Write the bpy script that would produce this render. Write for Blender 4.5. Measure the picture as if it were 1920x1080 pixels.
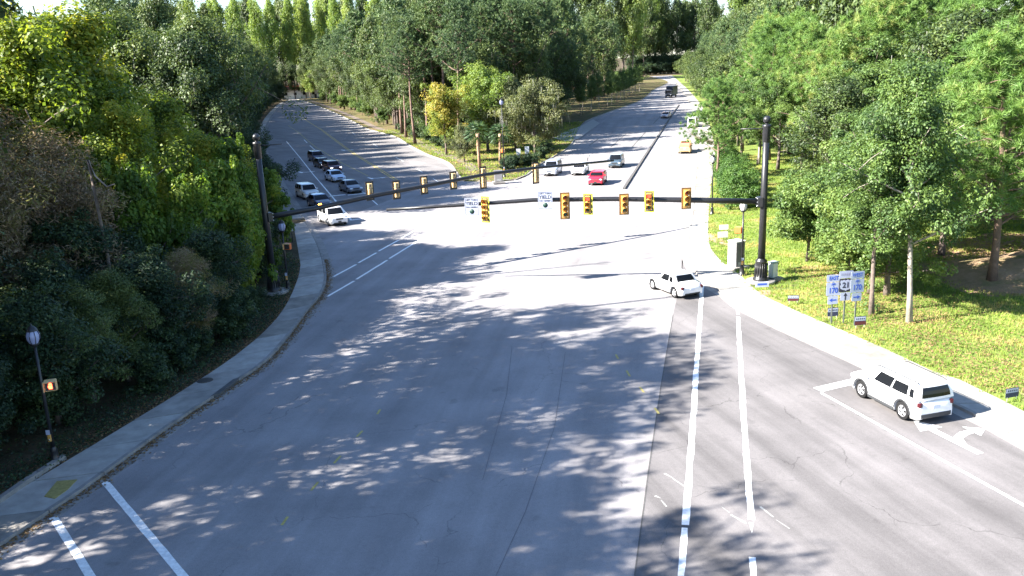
import bpy, math, random
import numpy as np
from mathutils import Vector, Matrix
from mathutils.geometry import tessellate_polygon

# ------------------------------------------------------------------ camera, sky, sun
for o in list(bpy.data.objects): bpy.data.objects.remove(o)
S = bpy.context.scene
COL = S.collection
F = 1672.0; DH = 430.0; CAM_H = 15.0
ROLL = math.atan(270/6500.0); PITCH = math.atan(DH/F)
cam = bpy.data.cameras.new('camera'); cam_o = bpy.data.objects.new('camera', cam); COL.objects.link(cam_o)
cam.sensor_width = 36.0; cam.lens = 36.0*F/1920.0; cam.clip_start = 0.5; cam.clip_end = 6000
fw = Vector((0, math.cos(PITCH), -math.sin(PITCH))); up0 = Vector((0, math.sin(PITCH), math.cos(PITCH))); rt0 = Vector((1, 0, 0))
c_, s_ = math.cos(ROLL), math.sin(ROLL)
RT = rt0*c_ - up0*s_; UP = rt0*s_ + up0*c_
cam_o.matrix_world = Matrix(((RT.x, UP.x, -fw.x, 0), (RT.y, UP.y, -fw.y, 0), (RT.z, UP.z, -fw.z, CAM_H), (0, 0, 0, 1)))
S.camera = cam_o
SUN_AZ, SUN_EL = math.radians(195), math.radians(34)     # direction towards the sun, math angle from +X
W = bpy.data.worlds.new('World'); S.world = W; W.use_nodes = True
nt = W.node_tree; bg = nt.nodes['Background']
sky = nt.nodes.new('ShaderNodeTexSky'); sky.sky_type = 'NISHITA'; sky.sun_disc = False
sky.sun_elevation = SUN_EL; sky.sun_rotation = math.radians(90) - SUN_AZ
sky.ozone_density = 4.0; sky.air_density = 1.0; sky.dust_density = 0.4
nt.links.new(sky.outputs[0], bg.inputs[0]); bg.inputs[1].default_value = 0.07
sl = bpy.data.lights.new('sun', 'SUN'); sl.energy = 5.0; sl.angle = math.radians(0.5); sl.color = (1, 0.95, 0.86)
so = bpy.data.objects.new('sun', sl); COL.objects.link(so)
sd = Vector((math.cos(SUN_AZ)*math.cos(SUN_EL), math.sin(SUN_AZ)*math.cos(SUN_EL), math.sin(SUN_EL)))
so.rotation_euler = sd.to_track_quat('Z', 'Y').to_euler(); so.location = (-60, -20, 60)
S.view_settings.view_transform = 'Standard'; S.view_settings.look = 'None'
S.view_settings.gamma = 1; S.view_settings.exposure = 2.45; S.view_settings.use_curve_mapping = False
S.render.engine = 'CYCLES'
S.cycles.max_bounces = 6; S.cycles.diffuse_bounces = 3; S.cycles.transmission_bounces = 4; S.cycles.transparent_max_bounces = 4

# ------------------------------------------------------------------ helpers
def ray(px, py):
    return fw + RT*((px-960)/F) + UP*(-(py-540)/F)
def at(px, py, z=0.0):
    d = ray(px, py); t = (z-CAM_H)/d.z
    return Vector((d.x*t, d.y*t, z))
def height_over(base, px, py):
    """height of a thing standing at base whose top is seen at px,py"""
    d = ray(px, py); t = (base.x*d.x + base.y*d.y)/(d.x*d.x + d.y*d.y)
    return CAM_H + d.z*t
def on_plane(p0, p1, px, py):
    """point of the vertical plane through p0,p1 seen at px,py"""
    n = Vector((-(p1.y-p0.y), p1.x-p0.x, 0)); d = ray(px, py)
    o = Vector((0, 0, CAM_H)); t = (p0-o).dot(n)/d.dot(n)
    return o + d*t
rnd = random.Random(7)

def tag(o, label=None, cat=None, group=None, kind=None):
    if label: o['label'] = label
    if cat: o['category'] = cat
    if group: o['group'] = group
    if kind: o['kind'] = kind
    return o
def thing(name, label, cat, loc=(0, 0, 0), rz=0.0, group=None):
    o = bpy.data.objects.new(name, None); COL.objects.link(o); o.empty_display_size = 0.3
    o.location = loc; o.rotation_euler = (0, 0, rz)
    return tag(o, label, cat, group)
def link(name, mesh, parent=None):
    o = bpy.data.objects.new(name, mesh); COL.objects.link(o)
    if parent is not None: o.parent = parent
    return o

class MB:
    def __init__(s): s.v = []; s.f = []; s.smooth = []
    def quad(s, *pts, sm=False):
        n = len(s.v); s.v += [tuple(p) for p in pts]; s.f.append(tuple(range(n, n+len(pts)))); s.smooth.append(sm); return s
    def box(s, c, d, rz=0.0, bev=0.0, M=None):
        x, y, z = d[0]/2, d[1]/2, d[2]/2; b = min(bev, x*.9, y*.9, z*.9)
        if b <= 0:
            P = [(-x,-y,-z),(x,-y,-z),(x,y,-z),(-x,y,-z),(-x,-y,z),(x,-y,z),(x,y,z),(-x,y,z)]
            Fs = [(0,3,2,1),(4,5,6,7),(0,1,5,4),(1,2,6,5),(2,3,7,6),(3,0,4,7)]
        else:
            P = []; Fs = []
            rings = [(-z, b), (-z+b, 0), (z-b, 0), (z, b)]
            for (zz, ins) in rings:
                xx, yy = x-ins, y-ins; bb = b if ins == 0 else b*0.5
                P += [(-xx+bb,-yy,zz),(xx-bb,-yy,zz),(xx,-yy+bb,zz),(xx,yy-bb,zz),(xx-bb,yy,zz),(-xx+bb,yy,zz),(-xx,yy-bb,zz),(-xx,-yy+bb,zz)]
            for k in range(3):
                for i in range(8):
                    j = (i+1) % 8; Fs.append((k*8+i, k*8+j, k*8+8+j, k*8+8+i))
            Fs.append(tuple(range(7,-1,-1))); Fs.append(tuple(range(24,32)))
        ca, sa = math.cos(rz), math.sin(rz); n = len(s.v)
        for p in P:
            q = Vector((p[0]*ca-p[1]*sa, p[0]*sa+p[1]*ca, p[2])) if M is None else M @ Vector(p)
            s.v.append((q.x+c[0], q.y+c[1], q.z+c[2]))
        for f in Fs: s.f.append(tuple(i+n for i in f)); s.smooth.append(False)
        return s
    def tube(s, pts, rad, n=10, cap=True, sm=True):
        pts = [Vector(p) for p in pts]
        if not hasattr(rad, '__len__'): rad = [rad]*len(pts)
        base = len(s.v); prev = None
        for i, p in enumerate(pts):
            t = (pts[min(i+1, len(pts)-1)] - pts[max(i-1, 0)]).normalized()
            if prev is None:
                a = Vector((0, 0, 1)) if abs(t.z) < 0.9 else Vector((1, 0, 0))
                u = t.cross(a).normalized()
            else:
                u = (prev - t*prev.dot(t)).normalized()
            w = t.cross(u); prev = u
            for k in range(n):
                an = 2*math.pi*k/n; q = p + (u*math.cos(an) + w*math.sin(an))*rad[i]; s.v.append(tuple(q))
        for i in range(len(pts)-1):
            for k in range(n):
                a = base+i*n+k; b = base+i*n+(k+1) % n
                s.f.append((a, b, b+n, a+n)); s.smooth.append(sm)
        if cap:
            s.f.append(tuple(base+k for k in range(n-1, -1, -1))); s.smooth.append(False)
            m = base+(len(pts)-1)*n; s.f.append(tuple(m+k for k in range(n))); s.smooth.append(False)
        return s
    def lathe(s, prof, c=(0,0,0), n=16, M=None, sm=True, a0=0.0, a1=2*math.pi):
        full = abs(a1-a0-2*math.pi) < 1e-6; m = n if full else n+1
        base = len(s.v)
        for r, z in prof:
            for k in range(m):
                an = a0+(a1-a0)*k/n; q = Vector((r*math.cos(an), r*math.sin(an), z))
                if M is not None: q = M @ q
                s.v.append((q.x+c[0], q.y+c[1], q.z+c[2]))
        for i in range(len(prof)-1):
            for k in range(n):
                a = base+i*m+k; b = base+i*m+((k+1) % m if full else k+1)
                s.f.append((a, b, b+m, a+m)); s.smooth.append(sm)
        return s
    def prism(s, poly, z0, z1, M=None, c=(0,0,0)):
        tri = tessellate_polygon([[Vector((p[0], p[1], 0)) for p in poly]]); n = len(s.v); k = len(poly)
        for z in (z0, z1):
            for p in poly:
                q = Vector((p[0], p[1], z)); q = M @ q if M is not None else q
                s.v.append((q.x+c[0], q.y+c[1], q.z+c[2]))
        area = sum(poly[i][0]*poly[(i+1)%k][1]-poly[(i+1)%k][0]*poly[i][1] for i in range(k))
        for t in tri:
            a, b, d = t
            cr = (poly[b][0]-poly[a][0])*(poly[d][1]-poly[a][1])-(poly[b][1]-poly[a][1])*(poly[d][0]-poly[a][0])
            if cr < 0: b, d = d, b
            s.f.append((n+k+a, n+k+b, n+k+d)); s.smooth.append(False)
            if z1 != z0: s.f.append((n+a, n+d, n+b)); s.smooth.append(False)
        if z1 != z0:
            for i in range(k):
                j = (i+1) % k
                s.f.append((n+i, n+j, n+k+j, n+k+i) if area > 0 else (n+j, n+i, n+k+i, n+k+j)); s.smooth.append(False)
        return s
    def mesh(s, name, mat):
        me = bpy.data.meshes.new(name); me.from_pydata(s.v, [], s.f)
        me.polygons.foreach_set('use_smooth', s.smooth); me.update()
        if isinstance(mat, (list, tuple)):
            for m in mat: me.materials.append(m)
        else: me.materials.append(mat)
        return me
    def build(s, name, mat, parent=None): return link(name, s.mesh(name, mat), parent)

def sheet(name, poly, z, mat, parent=None):
    return MB().prism([(p[0], p[1]) for p in poly], z, z).build(name, mat, parent)
def catmull(pts, step):
    P = [Vector((p[0], p[1], 0)) for p in pts]; out = []
    for i in range(len(P)-1):
        a = P[max(i-1, 0)]; b = P[i]; c = P[i+1]; d = P[min(i+2, len(P)-1)]
        n = max(1, int((c-b).length/step))
        for k in range(n):
            t = k/n
            q = 0.5*((2*b)+(c-a)*t+(2*a-5*b+4*c-d)*t*t+(3*b-a-3*c+d)*t**3); out.append(q)
    out.append(P[-1]); return out
def offset(pl, d):
    out = []
    for i, p in enumerate(pl):
        t = (pl[min(i+1, len(pl)-1)]-pl[max(i-1, 0)]).normalized()
        out.append(p+Vector((-t.y, t.x, 0))*d)
    return out
def resample(pl, n):
    L = [0]
    for i in range(1, len(pl)): L.append(L[-1]+(pl[i]-pl[i-1]).length)
    out = []; j = 0
    for k in range(n+1):
        t = L[-1]*k/n
        while j < len(L)-2 and L[j+1] < t: j += 1
        u = (t-L[j])/max(1e-6, L[j+1]-L[j]); out.append(pl[j].lerp(pl[j+1], min(1, max(0, u))))
    return out
def length(pl): return sum((pl[i+1]-pl[i]).length for i in range(len(pl)-1))

# ------------------------------------------------------------------ materials
def mat(name, col, rough=0.6, metal=0.0, noise=0.0, nscale=8.0, bump=0.0, bscale=40.0, emis=None, estr=1.0, spec=0.5, coat=0.0, coords='Object'):
    m = bpy.data.materials.new(name); m.use_nodes = True; n = m.node_tree.nodes; l = m.node_tree.links
    b = n['Principled BSDF']; b.inputs['Base Color'].default_value = (*col, 1); b.inputs['Roughness'].default_value = rough
    b.inputs['Metallic'].default_value = metal; b.inputs['Specular IOR Level'].default_value = spec; b.inputs['Coat Weight'].default_value = coat
    if noise > 0 or bump > 0: tc = n.new('ShaderNodeTexCoord')
    if noise > 0:
        t = n.new('ShaderNodeTexNoise'); t.inputs['Scale'].default_value = nscale; t.inputs['Detail'].default_value = 6; t.inputs['Roughness'].default_value = 0.65
        l.new(tc.outputs[coords], t.inputs['Vector'])
        r = n.new('ShaderNodeValToRGB'); r.color_ramp.elements[0].position = 0.3; r.color_ramp.elements[1].position = 0.7
        r.color_ramp.elements[0].color = (*[c*(1-noise) for c in col], 1); r.color_ramp.elements[1].color = (*[min(1, c*(1+noise)) for c in col], 1)
        l.new(t.outputs[0], r.inputs[0]); l.new(r.outputs[0], b.inputs['Base Color'])
    if bump > 0:
        t2 = n.new('ShaderNodeTexNoise'); t2.inputs['Scale'].default_value = bscale; t2.inputs['Detail'].default_value = 4
        l.new(tc.outputs[coords], t2.inputs['Vector']); bp = n.new('ShaderNodeBump'); bp.inputs['Strength'].default_value = bump; bp.inputs['Distance'].default_value = 0.02
        l.new(t2.outputs[0], bp.inputs['Height']); l.new(bp.outputs[0], b.inputs['Normal'])
    if emis: b.inputs['Emission Color'].default_value = (*emis, 1); b.inputs['Emission Strength'].default_value = estr
    return m

def asphalt(name, base, streak_dir, streak=0.12, crack=0.5, tint=(1.03, 0.97, 0.98)):
    m = bpy.data.materials.new(name); m.use_nodes = True; n = m.node_tree.nodes; l = m.node_tree.links
    b = n['Principled BSDF']; b.inputs['Roughness'].default_value = 0.85; b.inputs['Specular IOR Level'].default_value = 0.3
    tc = n.new('ShaderNodeTexCoord')
    def noise(scale, detail, vec, rough=0.6):
        t = n.new('ShaderNodeTexNoise'); t.inputs['Scale'].default_value = scale; t.inputs['Detail'].default_value = detail; t.inputs['Roughness'].default_value = rough
        l.new(vec, t.inputs['Vector']); return t.outputs[0]
    def mp(sc, rz=0):
        q = n.new('ShaderNodeMapping'); q.vector_type = 'POINT'; q.inputs['Scale'].default_value = sc; q.inputs['Rotation'].default_value = (0, 0, rz)
        l.new(tc.outputs['Object'], q.inputs[0]); return q.outputs[0]
    def rng(v, a, b_, c, d):
        q = n.new('ShaderNodeMapRange'); q.inputs[1].default_value = a; q.inputs[2].default_value = b_; q.inputs[3].default_value = c; q.inputs[4].default_value = d
        l.new(v, q.inputs[0]); return q.outputs[0]
    def mul(a, b_):
        q = n.new('ShaderNodeMath'); q.operation = 'MULTIPLY'; l.new(a, q.inputs[0]); l.new(b_, q.inputs[1]); return q.outputs[0]
    rz = -streak_dir
    v = rng(noise(0.25, 5, tc.outputs['Object']), 0.3, 0.7, 0.82, 1.15)
    v = mul(v, rng(noise(30, 3, tc.outputs['Object'], 0.8), 0.25, 0.75, 0.72, 1.28))
    v = mul(v, rng(noise(7, 4, tc.outputs['Object'], 0.7), 0.3, 0.7, 0.93, 1.07))
    r0 = n.new('ShaderNodeMapping'); r0.inputs['Rotation'].default_value = (0, 0, rz); l.new(tc.outputs['Object'], r0.inputs[0])
    r1 = n.new('ShaderNodeMapping'); r1.inputs['Scale'].default_value = (0.035, 0.55, 1); l.new(r0.outputs[0], r1.inputs[0])
    v = mul(v, rng(noise(1.0, 4, r1.outputs[0]), 0.3, 0.7, 1-streak, 1+streak))
    sp = n.new('ShaderNodeTexVoronoi'); sp.inputs['Scale'].default_value = 14; l.new(tc.outputs['Object'], sp.inputs['Vector']); v = mul(v, rng(sp.outputs['Distance'], 0.05, 0.35, 0.9, 1.04))
    bl = noise(0.8, 2, tc.outputs['Object']); v = mul(v, rng(bl, 0.66, 0.74, 1.0, 0.82))
    # cracks: thin voronoi edges, broken up
    wv = n.new('ShaderNodeVectorMath'); wv.operation = 'MULTIPLY_ADD'
    nz = n.new('ShaderNodeTexNoise'); nz.inputs['Scale'].default_value = 0.9; nz.inputs['Detail'].default_value = 5; l.new(tc.outputs['Object'], nz.inputs['Vector'])
    l.new(nz.outputs['Color'], wv.inputs[0]); wv.inputs[1].default_value = (1.6, 1.6, 0); l.new(tc.outputs['Object'], wv.inputs[2])
    vo = n.new('ShaderNodeTexVoronoi'); vo.feature = 'DISTANCE_TO_EDGE'; vo.inputs['Scale'].default_value = 0.16; l.new(wv.outputs[0], vo.inputs['Vector'])
    cr = rng(vo.outputs['Distance'], 0.0, 0.0035, 1-crack*.7, 1.0)
    br = rng(noise(0.35, 3, tc.outputs['Object']), 0.46, 0.54, 0.0, 1.0)
    mx = n.new('ShaderNodeMix'); mx.data_type = 'FLOAT'; l.new(br, mx.inputs[0]); mx.inputs[2].default_value = 1.0; l.new(cr, mx.inputs[3])
    v = mul(v, mx.outputs[0])
    cm = n.new('ShaderNodeVectorMath'); cm.operation = 'SCALE'; cm.inputs[0].default_value = tuple(base*t for t in tint); l.new(v, cm.inputs['Scale'])
    l.new(cm.outputs[0], b.inputs['Base Color'])
    bp = n.new('ShaderNodeBump'); bp.inputs['Strength'].default_value = 0.35; bp.inputs['Distance'].default_value = 0.01
    l.new(noise(55, 3, tc.outputs['Object']), bp.inputs['Height']); l.new(bp.outputs[0], b.inputs['Normal'])
    return m

def leafmat(name, cols, trans=0.35, rough=0.55):
    m = bpy.data.materials.new(name); m.use_nodes = True; n = m.node_tree.nodes; l = m.node_tree.links
    b = n['Principled BSDF']; out = n['Material Output']; b.inputs['Roughness'].default_value = rough; b.inputs['Specular IOR Level'].default_value = 0.35
    a = n.new('ShaderNodeAttribute'); a.attribute_name = 'tint'
    oi = n.new('ShaderNodeObjectInfo')
    ad = n.new('ShaderNodeMath'); ad.operation = 'MULTIPLY_ADD'; l.new(oi.outputs['Random'], ad.inputs[0]); ad.inputs[1].default_value = 0.5; l.new(a.outputs['Fac'], ad.inputs[2])
    sb = n.new('ShaderNodeMath'); sb.operation = 'SUBTRACT'; l.new(ad.outputs[0], sb.inputs[0]); sb.inputs[1].default_value = 0.25
    r = n.new('ShaderNodeValToRGB'); el = r.color_ramp.elements
    while len(el) < len(cols): el.new(0.5)
    for i, c in enumerate(cols): el[i].position = i/(len(cols)-1); el[i].color = (*c, 1)
    l.new(sb.outputs[0], r.inputs[0]); l.new(r.outputs[0], b.inputs['Base Color'])
    tr = n.new('ShaderNodeBsdfTranslucent'); tc_ = n.new('ShaderNodeVectorMath'); tc_.operation = 'MULTIPLY'; tc_.inputs[1].default_value = (1.75, 1.7, 0.8)
    l.new(r.outputs[0], tc_.inputs[0]); l.new(tc_.outputs[0], tr.inputs['Color'])
    mx = n.new('ShaderNodeMixShader'); mx.inputs[0].default_value = trans
    l.new(b.outputs[0], mx.inputs[1]); l.new(tr.outputs[0], mx.inputs[2]); l.new(mx.outputs[0], out.inputs['Surface'])
    return m

def groundmat(name, cols, sc=0.35, bump=0.6):
    m = bpy.data.materials.new(name); m.use_nodes = True; n = m.node_tree.nodes; l = m.node_tree.links
    b = n['Principled BSDF']; b.inputs['Roughness'].default_value = 0.95; b.inputs['Specular IOR Level'].default_value = 0.1
    tc = n.new('ShaderNodeTexCoord')
    t = n.new('ShaderNodeTexNoise'); t.inputs['Scale'].default_value = sc; t.inputs['Detail'].default_value = 8; t.inputs['Roughness'].default_value = 0.7
    l.new(tc.outputs['Object'], t.inputs['Vector'])
    r = n.new('ShaderNodeValToRGB'); el = r.color_ramp.elements
    while len(el) < len(cols): el.new(0.5)
    for i, c in enumerate(cols): el[i].position = 0.32+0.36*i/(len(cols)-1); el[i].color = (*c, 1)
    l.new(t.outputs[0], r.inputs[0]); l.new(r.outputs[0], b.inputs['Base Color'])
    t2 = n.new('ShaderNodeTexNoise'); t2.inputs['Scale'].default_value = 5; t2.inputs['Detail'].default_value = 6; l.new(tc.outputs['Object'], t2.inputs['Vector'])
    bp = n.new('ShaderNodeBump'); bp.inputs['Strength'].default_value = bump; bp.inputs['Distance'].default_value = 0.15
    l.new(t2.outputs[0], bp.inputs['Height']); l.new(bp.outputs[0], b.inputs['Normal'])
    return m

M_ROAD = asphalt('worn_asphalt', 0.225, math.radians(80), streak=0.17)
M_ROADR = asphalt('grey_asphalt', 0.13, math.radians(105), streak=0.34, crack=0.6, tint=(1.04, 0.97, 0.98))
M_ROADL = asphalt('left_road_asphalt', 0.17, math.radians(116), streak=0.15)
M_CONC = mat('concrete', (0.34, 0.325, 0.30), 0.9, noise=0.22, nscale=1.3, bump=0.3)
M_CONCS = [M_CONC, mat('concrete_grey', (0.27, 0.255, 0.235), 0.9, noise=0.28, nscale=1.1, bump=0.3), mat('concrete_stained', (0.23, 0.21, 0.185), 0.9, noise=0.35, nscale=0.9, bump=0.3)]
M_CONC2 = mat('kerb_concrete', (0.23, 0.215, 0.20), 0.9, noise=0.3, nscale=2.0, bump=0.3)
M_GUTTER = mat('gutter_concrete', (0.24, 0.225, 0.21), 0.9, noise=0.3, nscale=1.2, bump=0.3)
M_PAINT = mat('white_road_paint', (0.76, 0.76, 0.75), 0.7, noise=0.25, nscale=5, bump=0.2)
M_YPAINT = mat('yellow_road_paint', (0.62, 0.42, 0.05), 0.7, noise=0.25, nscale=4)
M_YWORN = mat('worn_yellow_paint', (0.40, 0.33, 0.10), 0.8, noise=0.3, nscale=6)
M_TAR = mat('tar_seam', (0.075, 0.072, 0.07), 0.8, noise=0.3, nscale=3)
M_FADED = mat('faded_road_paint', (0.30, 0.30, 0.29), 0.8, noise=0.5, nscale=9)
M_FAINT = mat('faint_joint', (0.12, 0.112, 0.115), 0.85, noise=0.3, nscale=3)
M_BLACK = mat('black_pole_paint', (0.018, 0.018, 0.020), 0.38, noise=0.2, nscale=3, bump=0.05)
M_DARK = mat('dark_plastic', (0.03, 0.03, 0.032), 0.55)
M_SIGY = mat('signal_yellow', (0.52, 0.27, 0.06), 0.5, noise=0.1, nscale=6)
M_TAN = mat('sunlit_tan_housing', (0.66, 0.44, 0.20), 0.6, noise=0.2, nscale=7)  # tan housing paled: sunlight on the signal backs is put into the colour
M_REFY = mat('fluorescent_border', (0.78, 0.72, 0.04), 0.45)
M_BROWN = mat('bronze_backplate', (0.10, 0.055, 0.02), 0.5)
M_LENSR = mat('red_lens_lit', (0.6, 0.02, 0.02), 0.25, emis=(1, 0.03, 0.02), estr=1.6)
M_LENSRO = mat('red_lens_off', (0.16, 0.012, 0.015), 0.25)
M_LENSY = mat('amber_lens_off', (0.16, 0.08, 0.01), 0.25)
M_LENSG = mat('green_lens_off', (0.015, 0.07, 0.05), 0.25)
M_SIGN = mat('shade_tinted_sheeting', (0.36, 0.39, 0.50), 0.5, noise=0.04, nscale=5)  # white sheeting dimmed and blued: shade on the sign faces is in its colour
M_SIGNB = mat('sign_black', (0.02, 0.022, 0.04), 0.5)
M_SIGNG = mat('sign_green', (0.004, 0.035, 0.025), 0.6)
M_SIGNBL = mat('sign_blue', (0.03, 0.08, 0.42), 0.5)
M_ALU = mat('sign_back_aluminium', (0.55, 0.57, 0.60), 0.45, metal=0.5, noise=0.1)
M_GALV = mat('galvanised_post', (0.12, 0.13, 0.12), 0.6, metal=0.3)
M_CAB = mat('cabinet_white', (0.62, 0.62, 0.60), 0.5, noise=0.08, nscale=2)
M_CABD = mat('cabinet_grey', (0.14, 0.13, 0.14), 0.5, noise=0.15)
M_ORANGE = mat('orange_housing', (0.55, 0.13, 0.03), 0.5)
M_HAND = mat('lit_red_hand', (0.8, 0.05, 0.02), 0.4, emis=(1, 0.08, 0.03), estr=2.5)
M_GLASSW = mat('frosted_lamp_glass', (0.30, 0.33, 0.5), 0.3)
M_GLASS = mat('car_glass', (0.008, 0.009, 0.011), 0.08, spec=0.25)
M_TYRE = mat('tyre_rubber', (0.012, 0.012, 0.013), 0.85, spec=0.2)
M_RIM = mat('alloy_rim', (0.50, 0.50, 0.52), 0.35, metal=0.7)
M_CHROME = mat('chrome', (0.6, 0.6, 0.62), 0.2, metal=0.9)
M_HEADL = mat('headlight_lens', (0.75, 0.78, 0.85), 0.12, spec=0.9)
M_HEADON = mat('headlight_lit', (0.8, 0.8, 0.85), 0.2, emis=(1, 0.95, 1), estr=1.2)
M_AMBER = mat('amber_turn_light', (0.9, 0.3, 0.02), 0.2, emis=(1, 0.35, 0.02), estr=5)
M_TAIL = mat('tail_light', (0.055, 0.008, 0.012), 0.3, spec=0.3)
M_PLATE = mat('licence_plate', (0.55, 0.58, 0.66), 0.5, noise=0.1, nscale=20)
def paint(name, col, rough=0.28): return mat(name, col, rough, coat=0.6, noise=0.03, nscale=2)
M_BARK = mat('bark', (0.13, 0.10, 0.085), 0.95, noise=0.4, nscale=3, bump=0.8, bscale=8)
M_BARKP = mat('pine_bark', (0.17, 0.11, 0.085), 0.95, noise=0.4, nscale=2.5, bump=0.9, bscale=7)
M_BARKW = mat('pale_lichened_bark', (0.29, 0.25, 0.21), 0.95, noise=0.35, nscale=2, bump=0.7, bscale=8)
M_DRYW = mat('dead_grey_wood', (0.24, 0.19, 0.16), 0.9, noise=0.35, nscale=2)
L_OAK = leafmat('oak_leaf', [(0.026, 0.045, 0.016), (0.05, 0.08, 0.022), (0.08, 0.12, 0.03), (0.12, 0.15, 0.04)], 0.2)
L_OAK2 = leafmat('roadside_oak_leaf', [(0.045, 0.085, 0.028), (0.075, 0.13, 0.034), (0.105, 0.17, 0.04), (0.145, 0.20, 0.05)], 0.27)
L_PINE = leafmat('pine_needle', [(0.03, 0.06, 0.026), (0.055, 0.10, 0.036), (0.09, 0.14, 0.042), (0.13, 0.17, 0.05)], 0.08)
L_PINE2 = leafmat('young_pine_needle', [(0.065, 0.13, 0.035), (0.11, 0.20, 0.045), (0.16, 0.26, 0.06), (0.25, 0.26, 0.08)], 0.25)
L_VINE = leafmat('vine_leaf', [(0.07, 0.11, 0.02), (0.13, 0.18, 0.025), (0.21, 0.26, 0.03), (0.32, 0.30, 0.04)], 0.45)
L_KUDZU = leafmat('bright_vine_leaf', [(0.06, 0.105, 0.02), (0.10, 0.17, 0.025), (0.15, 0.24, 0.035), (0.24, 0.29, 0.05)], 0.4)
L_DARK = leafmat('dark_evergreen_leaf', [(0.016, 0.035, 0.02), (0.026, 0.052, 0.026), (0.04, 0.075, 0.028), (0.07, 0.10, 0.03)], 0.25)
L_YEL = leafmat('turning_yellow_leaf', [(0.10, 0.14, 0.04), (0.16, 0.21, 0.045), (0.23, 0.25, 0.05), (0.32, 0.26, 0.06)], 0.4)
L_LIME = leafmat('light_green_leaf', [(0.10, 0.16, 0.04), (0.15, 0.22, 0.05), (0.20, 0.27, 0.06), (0.22, 0.26, 0.08)], 0.4)
L_OLIVE = leafmat('olive_leaf', [(0.06, 0.08, 0.035), (0.09, 0.11, 0.045), (0.13, 0.15, 0.06), (0.16, 0.17, 0.08)], 0.3)
L_MOSS = leafmat('spanish_moss', [(0.10, 0.11, 0.08), (0.15, 0.16, 0.12), (0.20, 0.20, 0.16)], 0.2, 0.9)
L_TWIG = leafmat('dry_twig', [(0.15, 0.10, 0.065), (0.25, 0.18, 0.12), (0.34, 0.26, 0.18), (0.20, 0.20, 0.06)], 0.25, 0.9)
L_GRASS = leafmat('grass_blade', [(0.11, 0.17, 0.03), (0.17, 0.25, 0.04), (0.24, 0.32, 0.06), (0.40, 0.30, 0.13)], 0.35, 0.8)
L_HEDGE = leafmat('hedge_leaf', [(0.03, 0.065, 0.016), (0.05, 0.11, 0.022), (0.09, 0.16, 0.03)], 0.25)
L_LITTER = leafmat('fallen_leaf', [(0.12, 0.07, 0.035), (0.20, 0.12, 0.06), (0.30, 0.20, 0.09)], 0.1, 0.9)
L_PALM = leafmat('palm_frond', [(0.03, 0.07, 0.03), (0.05, 0.10, 0.04), (0.09, 0.14, 0.05)], 0.25)
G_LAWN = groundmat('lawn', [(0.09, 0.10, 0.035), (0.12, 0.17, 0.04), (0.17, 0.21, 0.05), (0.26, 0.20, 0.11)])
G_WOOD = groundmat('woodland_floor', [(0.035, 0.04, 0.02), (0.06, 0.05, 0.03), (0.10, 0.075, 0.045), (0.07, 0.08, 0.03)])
G_DIRT = groundmat('bare_dirt', [(0.24, 0.15, 0.09), (0.32, 0.21, 0.14), (0.40, 0.28, 0.20)], 1.0)

# ------------------------------------------------------------------ ground, road, kerbs, pavements
def px(pts, z=0.0): return [at(a, b, z) for a, b in pts]
Rk = [Vector((23, -40, 0)), Vector((22, 5, 0))] + px([(1920,828),(1830,783),(1700,720),(1615,680),(1497,628),(1387,575),(1357,550),(1320,530),(1297,500),(1288,470),(1290,440),(1297,400),(1303,330),(1308,260),(1300,205),(1280,172),(1265,155)]) + [Vector((108, 600, 0))]
Ro = [Vector((24.6, -40, 0)), Vector((23.6, 5, 0))] + px([(1918,775),(1762,707),(1664,660),(1497,588),(1422,552),(1390,520),(1361,501),(1334,471),(1329,449),(1328,414),(1334,340),(1337,300)])
Il = px([(967,338),(985,332),(1002,318),(1010,311),(1050,288),(1072,271),(1095,231),(1135,213),(1202,188),(1227,168),(1252,153)]) + [Vector((96, 600, 0))]
Ir = px([(967,338),(930,341),(870,340),(842,307),(800,290),(767,273),(738,256),(688,242),(663,229),(630,213),(594,198),(572,190),(547,184)])
Lk = [Vector((-22, -40, 0)), Vector((-20, 8, 0))] + px([(0,1025),(150,925),(300,815),(440,720),(510,670),(580,580),(611,537),(604,476),(575,417),(553,385),(530,350),(505,305),(495,270),(500,235),(515,210),(533,192)])
Lo = [Vector((-24.5, -40, 0)), Vector((-22.5, 8, 0))] + px([(0,945),(60,910),(150,855),(240,800),(330,745),(400,700),(480,640),(534,580),(562,513),(560,476),(550,423)])
rk = catmull(Rk, 2.0); ro = catmull(Ro, 2.0); il = catmull(Il, 2.5); ir = catmull(Ir, 2.5); lk = catmull(Lk, 2.0); lo = catmull(Lo, 2.0)

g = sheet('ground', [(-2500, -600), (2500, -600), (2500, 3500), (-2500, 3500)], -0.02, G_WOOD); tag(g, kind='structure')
road_poly = rk + il[::-1] + ir + lk[::-1]
road = sheet('road', road_poly, 0.0, M_ROAD); tag(road, kind='structure')

def split_strip(a, b, n, z0, z1, gap, name, matl, parent, jitter=0.0):
    """pieces between two polylines: each piece is its own object"""
    A = resample(a, n*2); B = resample(b, n*2)
    for k in range(n):
        p = [A[2*k], A[2*k+1], A[2*k+2]]; q = [B[2*k], B[2*k+1], B[2*k+2]]
        t = (p[2]-p[0]).normalized()*gap*0.5; t2 = (q[2]-q[0]).normalized()*gap*0.5
        p[0] = p[0]+t; p[2] = p[2]-t; q[0] = q[0]+t2; q[2] = q[2]-t2
        poly = [(v.x, v.y) for v in p]+[(v.x, v.y) for v in q[::-1]]
        dz = rnd.uniform(-jitter, jitter)
        MB().prism(poly, z0, z1+dz).build(name, rnd.choice(M_CONCS) if matl is M_CONC else matl, parent)

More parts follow.
